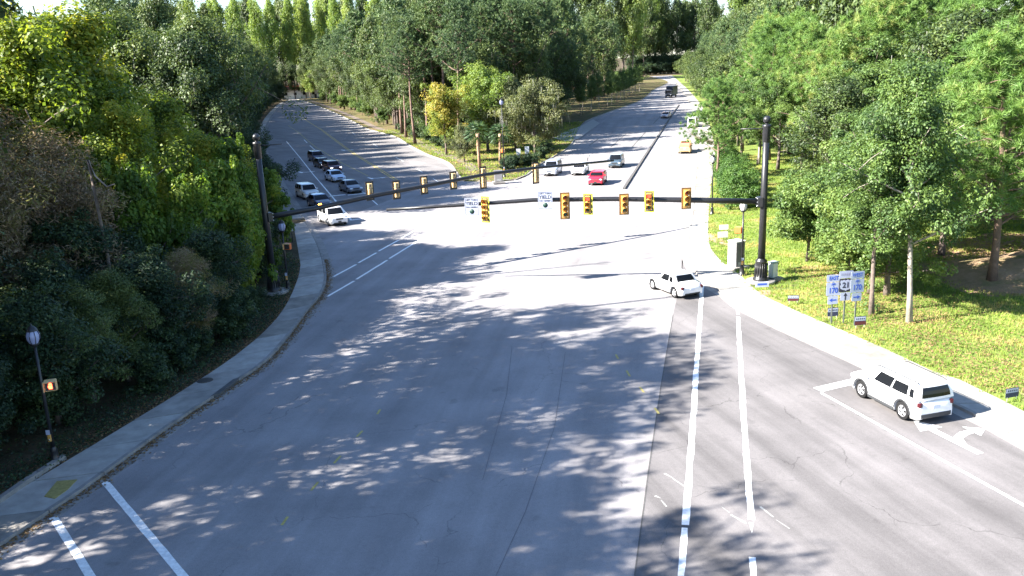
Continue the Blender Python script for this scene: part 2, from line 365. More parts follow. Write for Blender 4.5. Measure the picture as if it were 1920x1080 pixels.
def pavement(name, inner, outer, sgn, slab=3.0, kerb_w=0.17, gut=0.5, ymax=1e9, npc=None):
    """inner: kerb polyline; outer: back of the slabs. sgn: offset direction away from the road"""
    st = thing(name, None, None); st['kind'] = 'structure'
    k1 = offset(inner, sgn*kerb_w); L = length(inner)
    n = npc or max(1, int(L/3.0))
    split_strip(inner, k1, n, -0.02, 0.14, 0.04, 'kerb_stone', M_CONC2, st)
    g0 = offset(inner, -sgn*0.02); g1 = offset(inner, -sgn*gut)
    split_strip(g1, g0, max(1, n//2), -0.01, 0.006, 0.015, 'gutter_pan', M_GUTTER, st)
    if outer is not None:
        k2 = offset(inner, sgn*(kerb_w+0.015))
        A = k2; n2 = max(1, int(L/slab))
        split_strip(A, outer, n2, -0.02, 0.125, 0.06, 'paving_slab', M_CONC, st, 0.006)
        MB().prism([(v.x, v.y) for v in A]+[(v.x, v.y) for v in outer[::-1]], 0.09, 0.09).build('slab_bed', M_TAR, st)
    return st
def cut(pl, y0, y1): return [p for p in pl if y0 <= p.y <= y1]
# right pavement near and along the right road
rk_n = cut(rk, 4, 128); ro_n = [p for p in ro if p.y >= 4]
pavement('pavement_right', rk_n, ro_n, -1)
rk_f = cut(rk, 126, 600)
pavement('pavement_right_far', rk_f, offset(rk_f, -2.6), -1, slab=8)
lk_n = cut(lk, 8, 90); lo_n = cut(lo, 8, 90)
pavement('pavement_left', lk_n, lo_n, 1)
lk_f = cut(lk, 89, 420)
pavement('kerb_left_road', lk_f, offset(lk_f, 1.6), 1, slab=8)
isl_kerb = ir[::-1] + il[1:]
pavement('kerb_island', isl_kerb, None, 1, npc=90, kerb_w=0.17)

# verges (raised earth behind the pavements)
ror = ro_n + offset(rk_f, -2.6)
vr = [(p.x, p.y) for p in ror] + [(190, 620), (190, -40), (23.7, -40)]
def verge(name, poly, z, matl):
    o = MB().prism(poly, -0.02, z).build(name, matl); tag(o, kind='structure'); return o
verge('grass_verge', [(p.x, p.y) for p in [Vector((24.7, -40, 0))]+ror]+[(190, 620), (190, -40)], 0.10, G_LAWN)
lol = lo + offset(lk_f, 1.6)
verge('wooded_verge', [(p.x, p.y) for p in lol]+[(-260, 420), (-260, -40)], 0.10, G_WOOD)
io = offset(isl_kerb, 0.18)
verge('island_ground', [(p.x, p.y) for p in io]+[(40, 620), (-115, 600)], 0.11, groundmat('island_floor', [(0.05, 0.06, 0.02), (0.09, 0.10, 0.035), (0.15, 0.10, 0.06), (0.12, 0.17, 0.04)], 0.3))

# bare dirt and lit lawn patches
def blob(cx, cy, rx, ry, seed, rz=0.0, n=28):
    r = random.Random(seed); ph = [r.uniform(0, 6.28) for _ in range(4)]
    out = []
    for k in range(n):
        a = 2*math.pi*k/n; q = 1+0.16*math.sin(2*a+ph[0])+0.1*math.sin(3*a+ph[1])+0.07*math.sin(5*a+ph[2])
        x, y = rx*q*math.cos(a), ry*q*math.sin(a); out.append((cx+x*math.cos(rz)-y*math.sin(rz), cy+x*math.sin(rz)+y*math.cos(rz)))
    return out
for (a, b, rx, ry, sd_) in [(1790, 470, 3.4, 3.6, 1), (1885, 455, 3, 3, 2), (1860, 400, 4, 5, 3), (1345, 452, .6, 2.4, 5), (1420, 552, 1.1, .5, 6)]:
    p = at(a, b); o = sheet('dirt_patch', blob(p.x, p.y, rx, ry, sd_), 0.104+0.004*sd_/6, G_DIRT); tag(o, kind='structure')
# ditch bank on the right: a low mound of earth
mb = MB(); c0 = at(1865, 520); N = 24
pts = {}
for i in range(N+1):
    for j in range(N+1):
        u, v = i/N*2-1, j/N*2-1; hgt = 1.5*max(0, (1-u*u))**1.5*max(0, (1-v*v))**1.5
        pts[i, j] = (c0.x+4+u*8, c0.y+v*5, 0.09+hgt*(1+0.15*math.sin(7*u+3*v)))
for i in range(N):
    for j in range(N): mb.quad(pts[i,j], pts[i+1,j], pts[i+1,j+1], pts[i,j+1], sm=True)
o = mb.build('ditch_bank', groundmat('bank_earth', [(0.12, 0.14, 0.05), (0.26, 0.18, 0.11), (0.36, 0.25, 0.17)], 0.5)); tag(o, kind='structure')
# driveway apron on the island and pale path along the left road
dr = px([(1032,258),(1092,236),(1112,225),(1125,232),(1085,262),(1060,266)], 0)
tag(sheet('driveway', dr, 0.13, M_CONC), kind='structure')
pa = offset(ir, -1.6); pb = offset(ir, -3.2)
pth = [(p.x, p.y) for p in pa[6:]]+[(p.x, p.y) for p in pb[6:][::-1]]
tag(sheet('footpath', pth, 0.125, mat('leaf_strewn_path', (0.13, 0.10, 0.08), .9, noise=.4, nscale=.8)), kind='structure')

# grey asphalt of the right turn lanes and of the left road (laid on the older surface)
seam = px([(1282,470),(1278,520),(1262,590),(1240,720),(1215,890),(1190,1080)]) + [Vector((2.2, 12, 0)), Vector((1.5, -40, 0))]
inner_r = offset(cut(rk, -41, 70), 0.50)
rp = [(p.x, p.y) for p in seam[::-1]] + [(p.x, p.y) for p in inner_r[::-1] if p.y < 66]
tag(sheet('turn_lane_asphalt', rp, 0.004, M_ROADR), kind='structure')
lf = offset([p for p in lk if 84 < p.y < 415], -0.5); irr = offset([p for p in ir if p.y > 120], 0.5)
tag(sheet('left_road_asphalt', [(p.x, p.y) for p in lf]+[(p.x, p.y) for p in irr[::-1]], 0.004, M_ROADL), kind='structure')

# ------------------------------------------------------------------ road markings
marks = thing('road_marking', None, None); marks['kind'] = 'structure'
def stripe(p, q, w, name='painted_line', matl=M_PAINT, z=0.010, rough=0.0, seed=1):
    p = Vector(p[:2]).to_3d(); q = Vector(q[:2]).to_3d(); t = (q-p).normalized(); n = Vector((-t.y, t.x, 0)); L = (q-p).length
    k = max(1, int(L/0.6)) if rough else 1; r = random.Random(seed); A = []; B = []
    for i in range(k+1):
        c = p+t*(L*i/k); A.append(c+n*(w/2+r.uniform(-rough, rough))); B.append(c-n*(w/2+r.uniform(-rough, rough)))
    return MB().prism([(v.x, v.y) for v in A]+[(v.x, v.y) for v in B[::-1]], z, z).build(name, matl, marks)
def pstripe(a, b, w, **k): return stripe(at(*a), at(*b), w, **k)
def ppath(pts, w, **k):
    for i in range(len(pts)-1): pstripe(pts[i], pts[i+1], w, **k)
# near left crosswalk
for a, b in (((197,904),(345,1082)), ((100,970),(172,1084))):
    p, q = at(*a), at(*b); t = (q-p).normalized(); stripe(p, p+t*14, 0.27, rough=0.008)
# right crosswalk lines, worn
def wobbly(pts, w, seed):
    P = px(pts); r = random.Random(seed)
    for i in range(len(P)-1):
        L = (P[i+1]-P[i]).length; n = max(1, int(L/1.6)); 
        for k in range(n):
            a = P[i].lerp(P[i+1], k/n); b = P[i].lerp(P[i+1], (k+1)/n-0.004); stripe(a, b, w*r.uniform(.92, 1.06), rough=0.016, seed=seed*50+i*9+k)
wobbly([(1317,532),(1312,600),(1305,700),(1299,800),(1291,900),(1285,985)], 0.24, 1)
wobbly([(1284,990),(1277,1080),(1272,1180)], 0.19, 2)
wobbly([(1382,566),(1384,590)], 0.18, 3)
wobbly([(1384,594),(1387,650),(1392,740),(1399,850),(1405,930),(1409,975)], 0.23, 4)
tri = px([(1404,980),(1413,980),(1410,1000)]); MB().prism([(v.x, v.y) for v in tri], 0.010, 0.010).build('painted_line', M_PAINT, marks)
wobbly([(1411,1045),(1413,1100),(1413,1180)], 0.19, 5)
# worn fragments
for k, (a, b) in enumerate([((1246,888),(1262,897)), ((1262,897),(1282,912)), ((1228,930),(1240,935)), ((1240,938),(1250,950)), ((1352,950),(1368,962)), ((1370,965),(1400,982)), ((1425,950),(1450,970)), ((1455,975),(1480,992))]):
    pstripe(a, b, 0.055, rough=0.03, seed=k, name='worn_paint', matl=M_FADED)
# stop line and lane line, turn arrow
pstripe((1533,731), (1640,706), 0.55, rough=0.01)
p, q = at(1540,737), at(1920,948); t = (q-p).normalized(); stripe(p, q+t*25, 0.14, z=0.012, rough=0.006)
def arrow_poly(kind):
    sh = [(-0.09, 0), (0.09, 0), (0.09, 2.2), (0.32, 2.2), (0, 3.1), (-0.32, 2.2), (-0.09, 2.2)]
    tr = [(0.09, 0.7), (0.25, 1.15), (0.55, 1.35), (0.75, 1.38), (0.75, 1.1), (1.15, 1.5), (0.75, 1.95), (0.75, 1.66), (0.45, 1.62), (0.09, 1.35)]
    lt = [(-x, y) for x, y in tr][::-1]
    return {'up': [sh], 'right': [sh[:2]+[(0.09, 1.9), (-0.09, 1.9)], tr], 'left': [sh[:2]+[(0.09, 1.9), (-0.09, 1.9)], lt], 'upright': [sh, tr]}[kind]
def road_arrow(pos, head, kind, s=1.0, wide=1.0):
    Mx = Matrix.Translation((pos.x, pos.y, 0)) @ Matrix.Rotation(head-math.pi/2, 4, 'Z') @ Matrix.Diagonal((s*wide, s, 1, 1))
    b = MB()
    for i, pl in enumerate(arrow_poly(kind)): b.prism(pl, 0.012+0.001*i, 0.012+0.001*i, M=Mx)
    return b.build('lane_arrow', M_PAINT, marks)
a0 = at(1838,851); a1 = at(1712,788); hd = math.atan2((a1-a0).y, (a1-a0).x)
road_arrow(a0, hd, 'upright', (a1-a0).length/3.1, 1.5)
# intersection guide dashes, yellow
for a, b in [((713,768),(707,777)), ((680,808),(669,819)), ((639,855),(626,869)), ((597,904),(583,920)), ((540,969),(528,985)), ((1155,665),(1159,673)), ((1175,695),(1181,706)), ((1200,726),(1207,736)), ((1228,765),(1235,776))]:
    pstripe(a, b, 0.10, matl=M_YWORN, name='guide_dash', rough=0.01)
# upper left crosswalk
for a, b in (((625,519),(668,496)), ((672,493),(706,474)), ((710,471),(748,450)), ((752,447),(790,425)), ((794,422),(850,392)), ((614,556),(664,527)), ((668,524),(726,488)), ((730,485),(798,443)), ((802,440),(868,398))):
    pstripe(a, b, 0.20, rough=0.012)
# left road: lane lines
ppath([(537,265),(562,295),(588,328),(600,342)], 0.13)
pstripe((600,342), (628,375), 0.16); pstripe((628,375), (658,412), 0.22)
for a, b in (((570,262),(576,268)), ((581,273),(590,281)), ((598,290),(608,300)), ((632,325),(640,332)), ((660,352),(684,362)), ((694,372),(708,384))): pstripe(a, b, 0.14)
pstripe((618,368), (648,365), 0.5); pstripe((652,366), (690,362), 0.5); pstripe((656,413), (688,409), 0.45)
for dx in (0, 5): ppath([(597+dx*.5,240),(630+dx*.7,265),(660+dx*.8,287),(700+dx,312),(740+dx*1.2,338)], 0.11, matl=M_YPAINT)
ppath([(559,215),(578,228),(597,240)], 0.14, matl=M_YPAINT)
ppath([(540,235),(558,247),(573,260),(592,276),(640,305),(690,330)], 0.12, matl=M_YWORN)
for a, b in (((742,295),(756,302)), ((782,317),(792,323)), ((812,335),(824,342)), ((700,270),(708,275)), ((660,248),(666,252))): pstripe(a, b, 0.13)
hl = math.radians(-63)
road_arrow(at(560,322), hl, 'left', 1.1, 1.6); road_arrow(at(690,333), hl, 'left', 1.1, 1.6); road_arrow(at(640,281), hl, 'left', 1.1, 1.6)
# right road: stop bar, dashes and raised median kerb
for (a, b) in (((1185,276),(1210,248)), ((1145,276),(1175,250)), ((1105,273),(1122,260)), ((1225,232),(1240,216))): pstripe(a, b, 0.2, matl=M_TAR, name='tar_line')
pstripe((1152,357), (1172,356), 0.4); pstripe((1178,386), (1290,405), 0.18); pstripe((1182,396), (1285,416), 0.18)
for a, b in (((1130,300),(1138,292)), ((1246,330),(1250,318)), ((1262,270),(1265,262)), ((1095,318),(1108,306))): pstripe(a, b, 0.14)
# tar seam of the turn lanes
ppath([(1262,590),(1240,720),(1215,890),(1190,1080)], 0.05, matl=M_TAR, name='tar_line', z=0.009)
for i, pts in enumerate([[(960,650),(950,740),(905,900)], [(1060,660),(1040,800),(985,960),(930,1080)], [(1290,660),(1420,720)], [(1400,655),(1445,680)]]):
    ppath(pts, 0.02, matl=M_FAINT, name='tar_line', z=0.009)
med = thing('median_kerb', None, None); med['kind'] = 'structure'
mp_ = catmull(px([(1170,355),(1200,308),(1235,254),(1262,213),(1273,197)]), 4)
split_strip(offset(mp_, 0.15), offset(mp_, -0.15), 34, -0.01, 0.17, 0.03, 'kerb_stone', mat('shade_dark_median', (0.085, 0.08, 0.078), 0.9, noise=0.25, nscale=2), med)  # shadow on the kerb's side is put into the dark concrete colour

# left pavement details
p = at(385,718); o = MB().lathe([(0.0, 0.018), (0.36, 0.018), (0.40, 0.0), (0.40, -0.05)], (p.x, p.y, 0.135), 28).build('manhole_cover', mat('cast_iron', (0.05, 0.045, 0.04), 0.7, noise=0.3, nscale=12, bump=0.5)); tag(o, 'round dark iron manhole cover set in the left pavement', 'manhole cover')
dp = px([(438,716),(452,712),(414,742),(396,748)]); o = MB().prism([(v.x, v.y) for v in dp], 0.0, 0.15).build('storm_drain', M_TAR); tag(o, 'dark slot of a kerb storm drain beside the manhole cover', 'drain')
tp = px([(84,937),(108,908),(146,905),(128,924),(104,941)]); o = MB().prism([(v.x, v.y) for v in tp], 0.12, 0.142).build('tactile_pad', mat('tactile_yellow', (0.30, 0.25, 0.08), 0.8, noise=0.3, nscale=6, bump=0.6, bscale=60)); tag(o, 'worn yellow tactile pad on the pavement ramp at lower left', 'tactile paving')
wl_ = catmull(px([(0,955),(60,912),(130,866)]), 1.0)
o = MB().prism([(v.x, v.y) for v in offset(wl_, .32)]+[(v.x, v.y) for v in offset(wl_, .1)[::-1]], 0.05, 0.30).build('edging_wall', M_CONC2); tag(o, 'low concrete edging wall behind the lower left pavement', 'wall')

# ------------------------------------------------------------------ lettering
def text(s, size, matl, parent, loc, rot, name='lettering', ext=0.003, sx=1.0):
    cu = bpy.data.curves.new('t', 'FONT'); cu.body = s; cu.size = size; cu.align_x = 'CENTER'; cu.align_y = 'CENTER'; cu.extrude = ext; cu.offset = size*0.028
    ob = bpy.data.objects.new('t', cu); COL.objects.link(ob)
    dg = bpy.context.evaluated_depsgraph_get(); me = bpy.data.meshes.new_from_object(ob.evaluated_get(dg))
    bpy.data.objects.remove(ob); me.materials.clear(); me.materials.append(matl)
    o = link(name, me, parent); o.location = loc; o.rotation_euler = rot; o.scale = (sx, 1, 1); return o
FACE = (math.pi/2, 0, 0)      # text upright, read from local -Y

# ------------------------------------------------------------------ poles, arms, signals, signs
def mast_pole(base, top_h, label, lean, arm_pts, arm_r, stub_rz):
    r = thing('mast_arm_pole', label, 'traffic signal pole', base)
    zt = top_h; L = lambda z: (lean[0]*z/zt, lean[1]*z/zt, z)
    MB().lathe([(0.0, 0.02), (0.95, 0.02), (0.95, 0.16), (0.9, 0.2), (0, 0.2)], n=24).build('footing', M_CONC2, r)
    b = MB().lathe([(0.50, 0.2), (0.50, 0.32), (0.42, 0.4), (0.36, 0.7), (0.34, 1.35), (0.38, 1.42), (0.38, 1.5), (0.24, 1.62), (0.24, 1.66)], n=24)
    b.build('base_cover', M_BLACK, r)
    for k in range(16):
        a = 2*math.pi*k/16; MB().tube([(0.405*math.cos(a), 0.405*math.sin(a), 0.45), (0.355*math.cos(a), 0.355*math.sin(a), 1.33)], [0.035, 0.03], 6).build('flute', M_BLACK, r)
    MB().tube([L(1.6), L(zt*0.5), L(zt-0.55)], [0.24, 0.215, 0.19], 18).build('shaft', M_BLACK, r)
    cx, cy, _ = L(zt-0.5)
    MB().lathe([(0.19, -1.1), (0.23, -1.05), (0.25, -0.2), (0.27, -0.1), (0.27, 0.0), (0.1, 0.04), (0.08, 0.12)], (cx, cy, zt-0.5), 18).build('top_collar', M_BLACK, r)
    MB().lathe([(0.24*math.sin(math.pi*k/10)+0.001, -0.24*math.cos(math.pi*k/10)) for k in range(11)], (cx, cy, zt-0.18), 18).build('ball_finial', M_BLACK, r)
    ca, sa = math.cos(stub_rz), math.sin(stub_rz)
    MB().tube([(cx, cy, zt-0.75), (cx+1.6*ca, cy+1.6*sa, zt-0.7)], [0.05, 0.03], 8).build('bracket', M_BLACK, r)
    rel = [Vector(p)-Vector(base) for p in arm_pts]
    n = len(rel); MB().tube(rel, [arm_r*(1-0.52*i/(n-1)) for i in range(n)], 14).build('mast_arm', M_BLACK, r)
    az = rel[0].z; d = (rel[1]-rel[0]).normalized(); rz = math.atan2(d.y, d.x)
    q = L(az); MB().box((q[0]+d.x*0.24, q[1]+d.y*0.24, az), (0.34, 0.62, 0.62), rz, 0.03).build('arm_flange', M_BLACK, r)
    for dy in (-.24, .24):
        for dz in (-.22, 0, .22): MB().tube([(q[0]+d.x*.40-d.y*dy, q[1]+d.y*.40+d.x*dy, az+dz), (q[0]+d.x*.46-d.y*dy, q[1]+d.y*.46+d.x*dy, az+dz)], 0.04, 6).build('flange_bolt', M_CHROME, r)
    return r, rel
rb = at(1426,530,0.1); lb = at(515,550,0.1)
zr = height_over(rb, 1429,378); rtip0 = at(725,393, zr)
r_arm = [on_plane(rb, rtip0, a, b) for a, b in ((1430,378),(1290,375),(1150,373),(1000,375),(900,382),(810,388),(725,393))]
rpole, _ = mast_pole(rb, height_over(rb, 1434,222), 'black mast arm pole on the sunny grass corner at right', (0.1, 0), r_arm, 0.19, math.radians(175))
zl = height_over(lb, 503,405); ltip0 = at(1150,303, zl+0.7)
l_arm = [on_plane(lb, ltip0, a, b) for a, b in ((503,407),(590,391),(700,367),(800,348),(911,327),(1010,314),(1080,308),(1150,301))]
lpole, _ = mast_pole(lb, height_over(lb, 482,255), 'black mast arm pole in the shade beside the left pavement', (-0.1, 0), l_arm, 0.19, math.radians(10))
# luminaire-like sensor near the end of the left arm
p = on_plane(lb, ltip0, 1102, 296)
o = thing('detection_camera', 'small white camera standing on the far end of the long left mast arm', 'camera', p)
MB().tube([(0, 0, -0.25), (0, 0, 0.1)], 0.03, 8).build('mount', M_BLACK, o); MB().box((0, 0, 0.18), (0.2, 0.42, 0.16), 0.4, 0.03).build('housing', M_CAB, o)

def sig_head(name, label, pos, rz, n, lit, front=True, border=M_REFY, house=M_SIGY, plate=M_DARK, group=None):
    """faces local -Y; centred on pos"""
    r = thing(name, label, 'traffic light', pos, rz, group)
    s = 0.37; Hh = s*n; w = 0.36
    fr = MB(); bw = 0.135; t = 0.02
    for (cx, cz, dx, dz) in ((-(w+bw)/2, 0, bw, Hh+2*bw), ((w+bw)/2, 0, bw, Hh+2*bw), (0, (Hh+bw)/2, w, bw), (0, -(Hh+bw)/2, w, bw)): fr.box((cx, 0.0, cz), (dx, t, dz))
    fr.build('backplate', plate, r)
    bd = MB(); o = 0.06
    for (cx, cz, dx, dz) in ((-(w/2+bw-o/2), 0, o, Hh+2*bw), ((w/2+bw-o/2), 0, o, Hh+2*bw), (0, (Hh/2+bw-o/2), w+2*bw-2*o, o), (0, -(Hh/2+bw-o/2), w+2*bw-2*o, o)): bd.box((cx, -0.014, cz), (dx, 0.008, dz))
    bd.build('reflective_border', border, r)
    for k in range(n):
        z = Hh/2-s*(k+0.5)
        h = MB().box((0, 0.06, z), (w-0.01, 0.24, s-0.015), 0, 0.04).build('housing', house, r)
        Mx = Matrix.Rotation(math.pi/2, 4, 'X')
        ln = MB().lathe([(0.0, 0.075), (0.09, 0.07), (0.135, 0.055), (0.15, 0.045)], (0, 0.0, z), 16, M=Mx)
        lm = (M_LENSR if lit == 0 else M_LENSRO) if k == 0 else (M_LENSG if k == n-1 else M_LENSY)
        ln.build('lens', lm, h)
        # tunnel visor, open below
        vz = MB(); L0, L1 = 0.05, 0.32
        for rr, flip in ((0.165, 1), (0.157, -1)):
            for q in range(16):
                a0_ = math.radians(-50)+math.radians(280)*q/16; a1_ = math.radians(-50)+math.radians(280)*(q+1)/16
                def pt(a, y): return (rr*math.cos(a), -y*(1 if math.sin(a) > 0 else 1+0.0)+ (0.12*(1-math.sin(a))/2 if y > 0.1 else 0), z+rr*math.sin(a))
                vz.quad(pt(a0_, L0), pt(a1_, L0), pt(a1_, L1), pt(a0_, L1), sm=True)
        vz.build('visor', house, h)
    mb_ = MB().tube([(0, 0.18, -Hh/2+0.05), (0, 0.24, -0.1), (0, 0.24, 0.1), (0, 0.18, Hh/2-0.05)], 0.025, 8); mb_.build('bracket', M_BLACK, r)
    return r
# right arm: six heads facing the camera side
base_rz = math.atan2((r_arm[0]-r_arm[-1]).y, (r_arm[0]-r_arm[-1]).x)
specs = [(912,391,4,-1,-26,'four section signal on the right arm beside the left yield sign, turned aside','u'),
         (1060,384,4,-1,8,'four section signal on the right arm just right of the right yield sign','o'),
         (1103,381,3,0,-14,'signal showing red on the right arm, second right of the right yield sign','u'),
         (1170,381,3,-1,10,'bronze edged signal hanging between the two red lit signals on the right arm','o'),
         (1217,376,3,0,-14,'signal showing red on the right arm, second nearest to the pole','u'),
         (1286,370,3,-1,10,'signal on the right arm nearest to its black pole','o')]
for (a, b, n, lit, rz, lab, kk) in specs:
    p = on_plane(rb, rtip0, a, b); d = Vector((math.sin(base_rz), -math.cos(base_rz), 0))
    if lit != 0 and kk == 'o' and n == 3 and a == 1170: lit = -1
    sig_head('traffic_signal', lab, p+d*0.42, base_rz+math.radians(rz), n, lit, border=M_REFY if kk == 'u' else M_BROWN, plate=M_DARK if kk == 'u' else M_SIGY, group='signal heads along the right mast arm')
lrz = math.atan2((ltip0-lb).y, (ltip0-lb).x) + math.pi
lspecs = [(698,359,3,'signal back nearest to the dark left pole on the long arm'), (748,357,3,'signal back second from the left pole on the long arm'), (800,348,3,'signal back third from the left pole on the long arm'),
          (855,339,3,'signal back fourth from the left pole, over the island kerb'), (911,334,4,'tall four section signal back straight above the left yield sign'), (1010,325,4,'tall signal back nearest the free end of the long left arm')]
for (a, b, n, lab) in lspecs:
    p = on_plane(lb, ltip0, a, b); d = Vector((math.sin(lrz), -math.cos(lrz), 0))
    sig_head('traffic_signal', lab, p+d*0.40, lrz, n, -1, house=M_TAN, border=M_BROWN, group='signal heads along the long left mast arm')

def plate(b, w, h, y, t=0.012, c=(0, 0), r=0.05):
    k = []
    for (sx, sy, a0_) in ((1, 1, 0), (-1, 1, 90), (-1, -1, 180), (1, -1, 270)):
        for q in range(5):
            a = math.radians(a0_+22.5*q); k.append((c[0]+sx*(w/2-r)+r*math.cos(a), c[1]+sy*(h/2-r)+r*math.sin(a)))
    Mx = Matrix.Rotation(math.pi/2, 4, 'X'); b.prism(k, -t/2, t/2, M=Mx, c=(0, y, 0)); return b
def yield_sign(a, b, label):
    p = on_plane(rb, rtip0, a, b); d = Vector((math.sin(base_rz), -math.cos(base_rz), 0))
    r = thing('yield_sign', label, 'road sign', p+d*0.34, base_rz-math.radians(4))
    w, h = 0.95, 1.16
    plate(MB(), w, h, 0).build('panel', M_SIGN, r)
    bm_ = MB()
    for (cx, cz, dx, dz) in ((-w/2+.045, 0, .018, h-.09), (w/2-.045, 0, .018, h-.09), (0, h/2-.045, w-.09, .018), (0, -h/2+.045, w-.09, .018)): bm_.box((cx, -0.009, cz), (dx, 0.006, dz))
    bm_.build('border', M_SIGNB, r)
    text('LEFT TURN', 0.155, M_SIGNB, r, (0, -0.010, 0.44), FACE); text('YIELD', 0.31, M_SIGNB, r, (0, -0.010, 0.20), FACE)
    text('ON GREEN', 0.155, M_SIGNB, r, (0, -0.010, -0.04), FACE)
    MB().lathe([(0.0, 0.012), (0.17, 0.012), (0.17, 0.006)], (0, 0, -0.32), 24, M=Matrix.Rotation(math.pi/2, 4, 'X')).build('green_ball', M_SIGNG, r)
    MB().tube([(-.1, 0.15, 0.2), (-.1, 0.15, -0.2)], 0.03, 8).build('bracket', M_BLACK, r)
yield_sign(886,386, 'left turn yield on green sign at the left of the arm beside the turned signal')
yield_sign(1023,374, 'left turn yield on green sign mounted near the middle of the right arm')

def lamp_post(basepx, toppx, label, ped=None, hand=False, button=None, glass=M_GLASSW, lean=(0, 0), pedrz=0.0):
    b = at(*basepx, 0.1); h = height_over(b, *toppx)-0.1
    r = thing('lamp_post', label, 'street lamp', b)
    MB().lathe([(0.24, 0), (0.24, 0.1), (0.17, 0.18), (0.13, 0.5), (0.15, 0.55), (0.08, 0.7)], n=16).build('base', M_BLACK, r)
    MB().tube([(0, 0, 0.6), (lean[0]*.5, lean[1]*.5, h*.5), (lean[0], lean[1], h-0.95)], [0.075, 0.065, 0.05], 12).build('shaft', M_BLACK, r)
    T = (lean[0], lean[1], h-0.95)
    MB().lathe([(0.05, 0), (0.14, 0.06), (0.18, 0.12), (0.19, 0.16), (0, 0.16)], T, 16).build('lantern_cup', M_BLACK, r)
    MB().lathe([(0.16, 0.16), (0.24, 0.32), (0.25, 0.5), (0.18, 0.66)], T, 16).build('lantern_glass', glass, r)
    for k in range(8):
        a = 2*math.pi*k/8; MB().tube([(T[0]+q[0]*math.cos(a), T[1]+q[0]*math.sin(a), T[2]+q[1]) for q in ((0.17, 0.16), (0.252, 0.33), (0.262, 0.5), (0.19, 0.67))], 0.012, 5).build('lantern_rib', M_BLACK, r)
    MB().lathe([(0.21, 0.65), (0.19, 0.72), (0.10, 0.82), (0.03, 0.86), (0.03, 0.92), (0.0, 0.96)], T, 16).build('lantern_cap', M_BLACK, r)
    if ped:
        z = height_over(b, *ped)-0.1
        s = thing('pedestrian_signal', label.replace('lamp post', 'pedestrian signal box on the lamp post') if False else PEDLAB.pop(0), 'pedestrian signal', (b.x+lean[0]*z/h, b.y+lean[1]*z/h, b.z+z), pedrz)
        MB().box((0.30, 0, 0), (0.46, 0.26, 0.44), 0, 0.03).build('housing', M_ORANGE if not hand else M_TAN, s)
        MB().box((0.30, -0.19, 0.19), (0.48, 0.14, 0.04), 0, 0.01).build('visor', M_TAN, s)
        MB().box((0.07, -0.19, 0.0), (0.03, 0.14, 0.40)).build('visor', M_TAN, s)
        MB().box((0.30, -0.132, 0), (0.36, 0.01, 0.34)).build('display', M_DARK, s)
        if hand:
            hb = MB().box((0.31, -0.145, -0.05), (0.13, 0.01, 0.13), 0, 0.003)
            for q in range(4): hb.box((0.262+0.032*q, -0.145, 0.06+(0.02 if q in (1, 2) else 0)), (0.024, 0.01, 0.11))
            hb.box((0.235, -0.145, -0.02), (0.024, 0.01, 0.09)); hb.build('raised_hand', M_HAND, s)
        MB().tube([(0, 0, 0.12), (0.15, 0.02, 0.12)], 0.025, 6).tube([(0, 0, -0.12), (0.15, 0.02, -0.12)], 0.025, 6).build('bracket', M_BLACK, s)
    if button:
        z = height_over(b, *button)-0.1
        q = thing('push_button', BTNLAB.pop(0), 'push button', (b.x-0.02, b.y-0.1, b.z+z))
        MB().box((0, 0, 0), (0.13, 0.09, 0.3), 0, 0.02).build('box', M_SIGY, q)
        MB().lathe([(0.0, 0.06), (0.03, 0.055), (0.035, 0.04)], (0, 0, -0.06), 10, M=Matrix.Rotation(math.pi/2, 4, 'X')).build('button', M_CHROME, q)
        MB().box((0, -0.05, 0.26), (0.16, 0.01, 0.2)).build('panel', M_SIGN, q)
    return r
PEDLAB = ['pedestrian signal with glowing red hand low on the shaded left lamp post', 'orange pedestrian signal box on the lamp post beside the white cabinet', 'tan pedestrian signal on the slim post beside the left mast pole', 'orange pedestrian signal on the island lamp post beside the palms']
BTNLAB = ['crossing button low on the shaded lamp post at lower left', 'yellow crossing button on the post beside the cabinet', 'crossing button with white panel on the post beside the left mast pole', 'crossing button on the island lamp post']
lamp_post((105,868), (60,606), 'slim black lamp post in the dark wood edge at lower left', ped=(92,722), hand=True, button=(103,818), pedrz=0.35)
lamp_post((1391,516), (1396,372), 'slim black lamp post beside the white cabinet at the right corner', ped=(1394,432), button=(1391,492), pedrz=math.radians(150), glass=M_CAB)
lamp_post((541,545), (530,410), 'slim black lamp post just right of the left mast pole', ped=(538,461), button=(541,520), pedrz=-0.3)
lamp_post((946,332), (942,184), 'tall lamp post on the island between palms and white signs', ped=(945,283), button=(947,318), pedrz=math.radians(120))
lamp_post((1335,402), (1339,288), 'slim lamp post at the back of the right pavement by the hedge', glass=M_CAB)
def slim_post(basepx, toppx, label):
    b = at(*basepx, 0.1); h = height_over(b, *toppx)-0.1
    r = thing('sign_post', label, 'post', b); MB().tube([(0, 0, 0), (0, 0, h)], 0.035, 8).build('post', M_BLACK, r)
    MB().box((0.0, -0.05, h-0.3), (0.5, 0.012, 0.55), 0.4).build('panel', M_ALU, r)
slim_post((549,455), (546,421), 'short dark sign post behind the tan pedestrian signal')

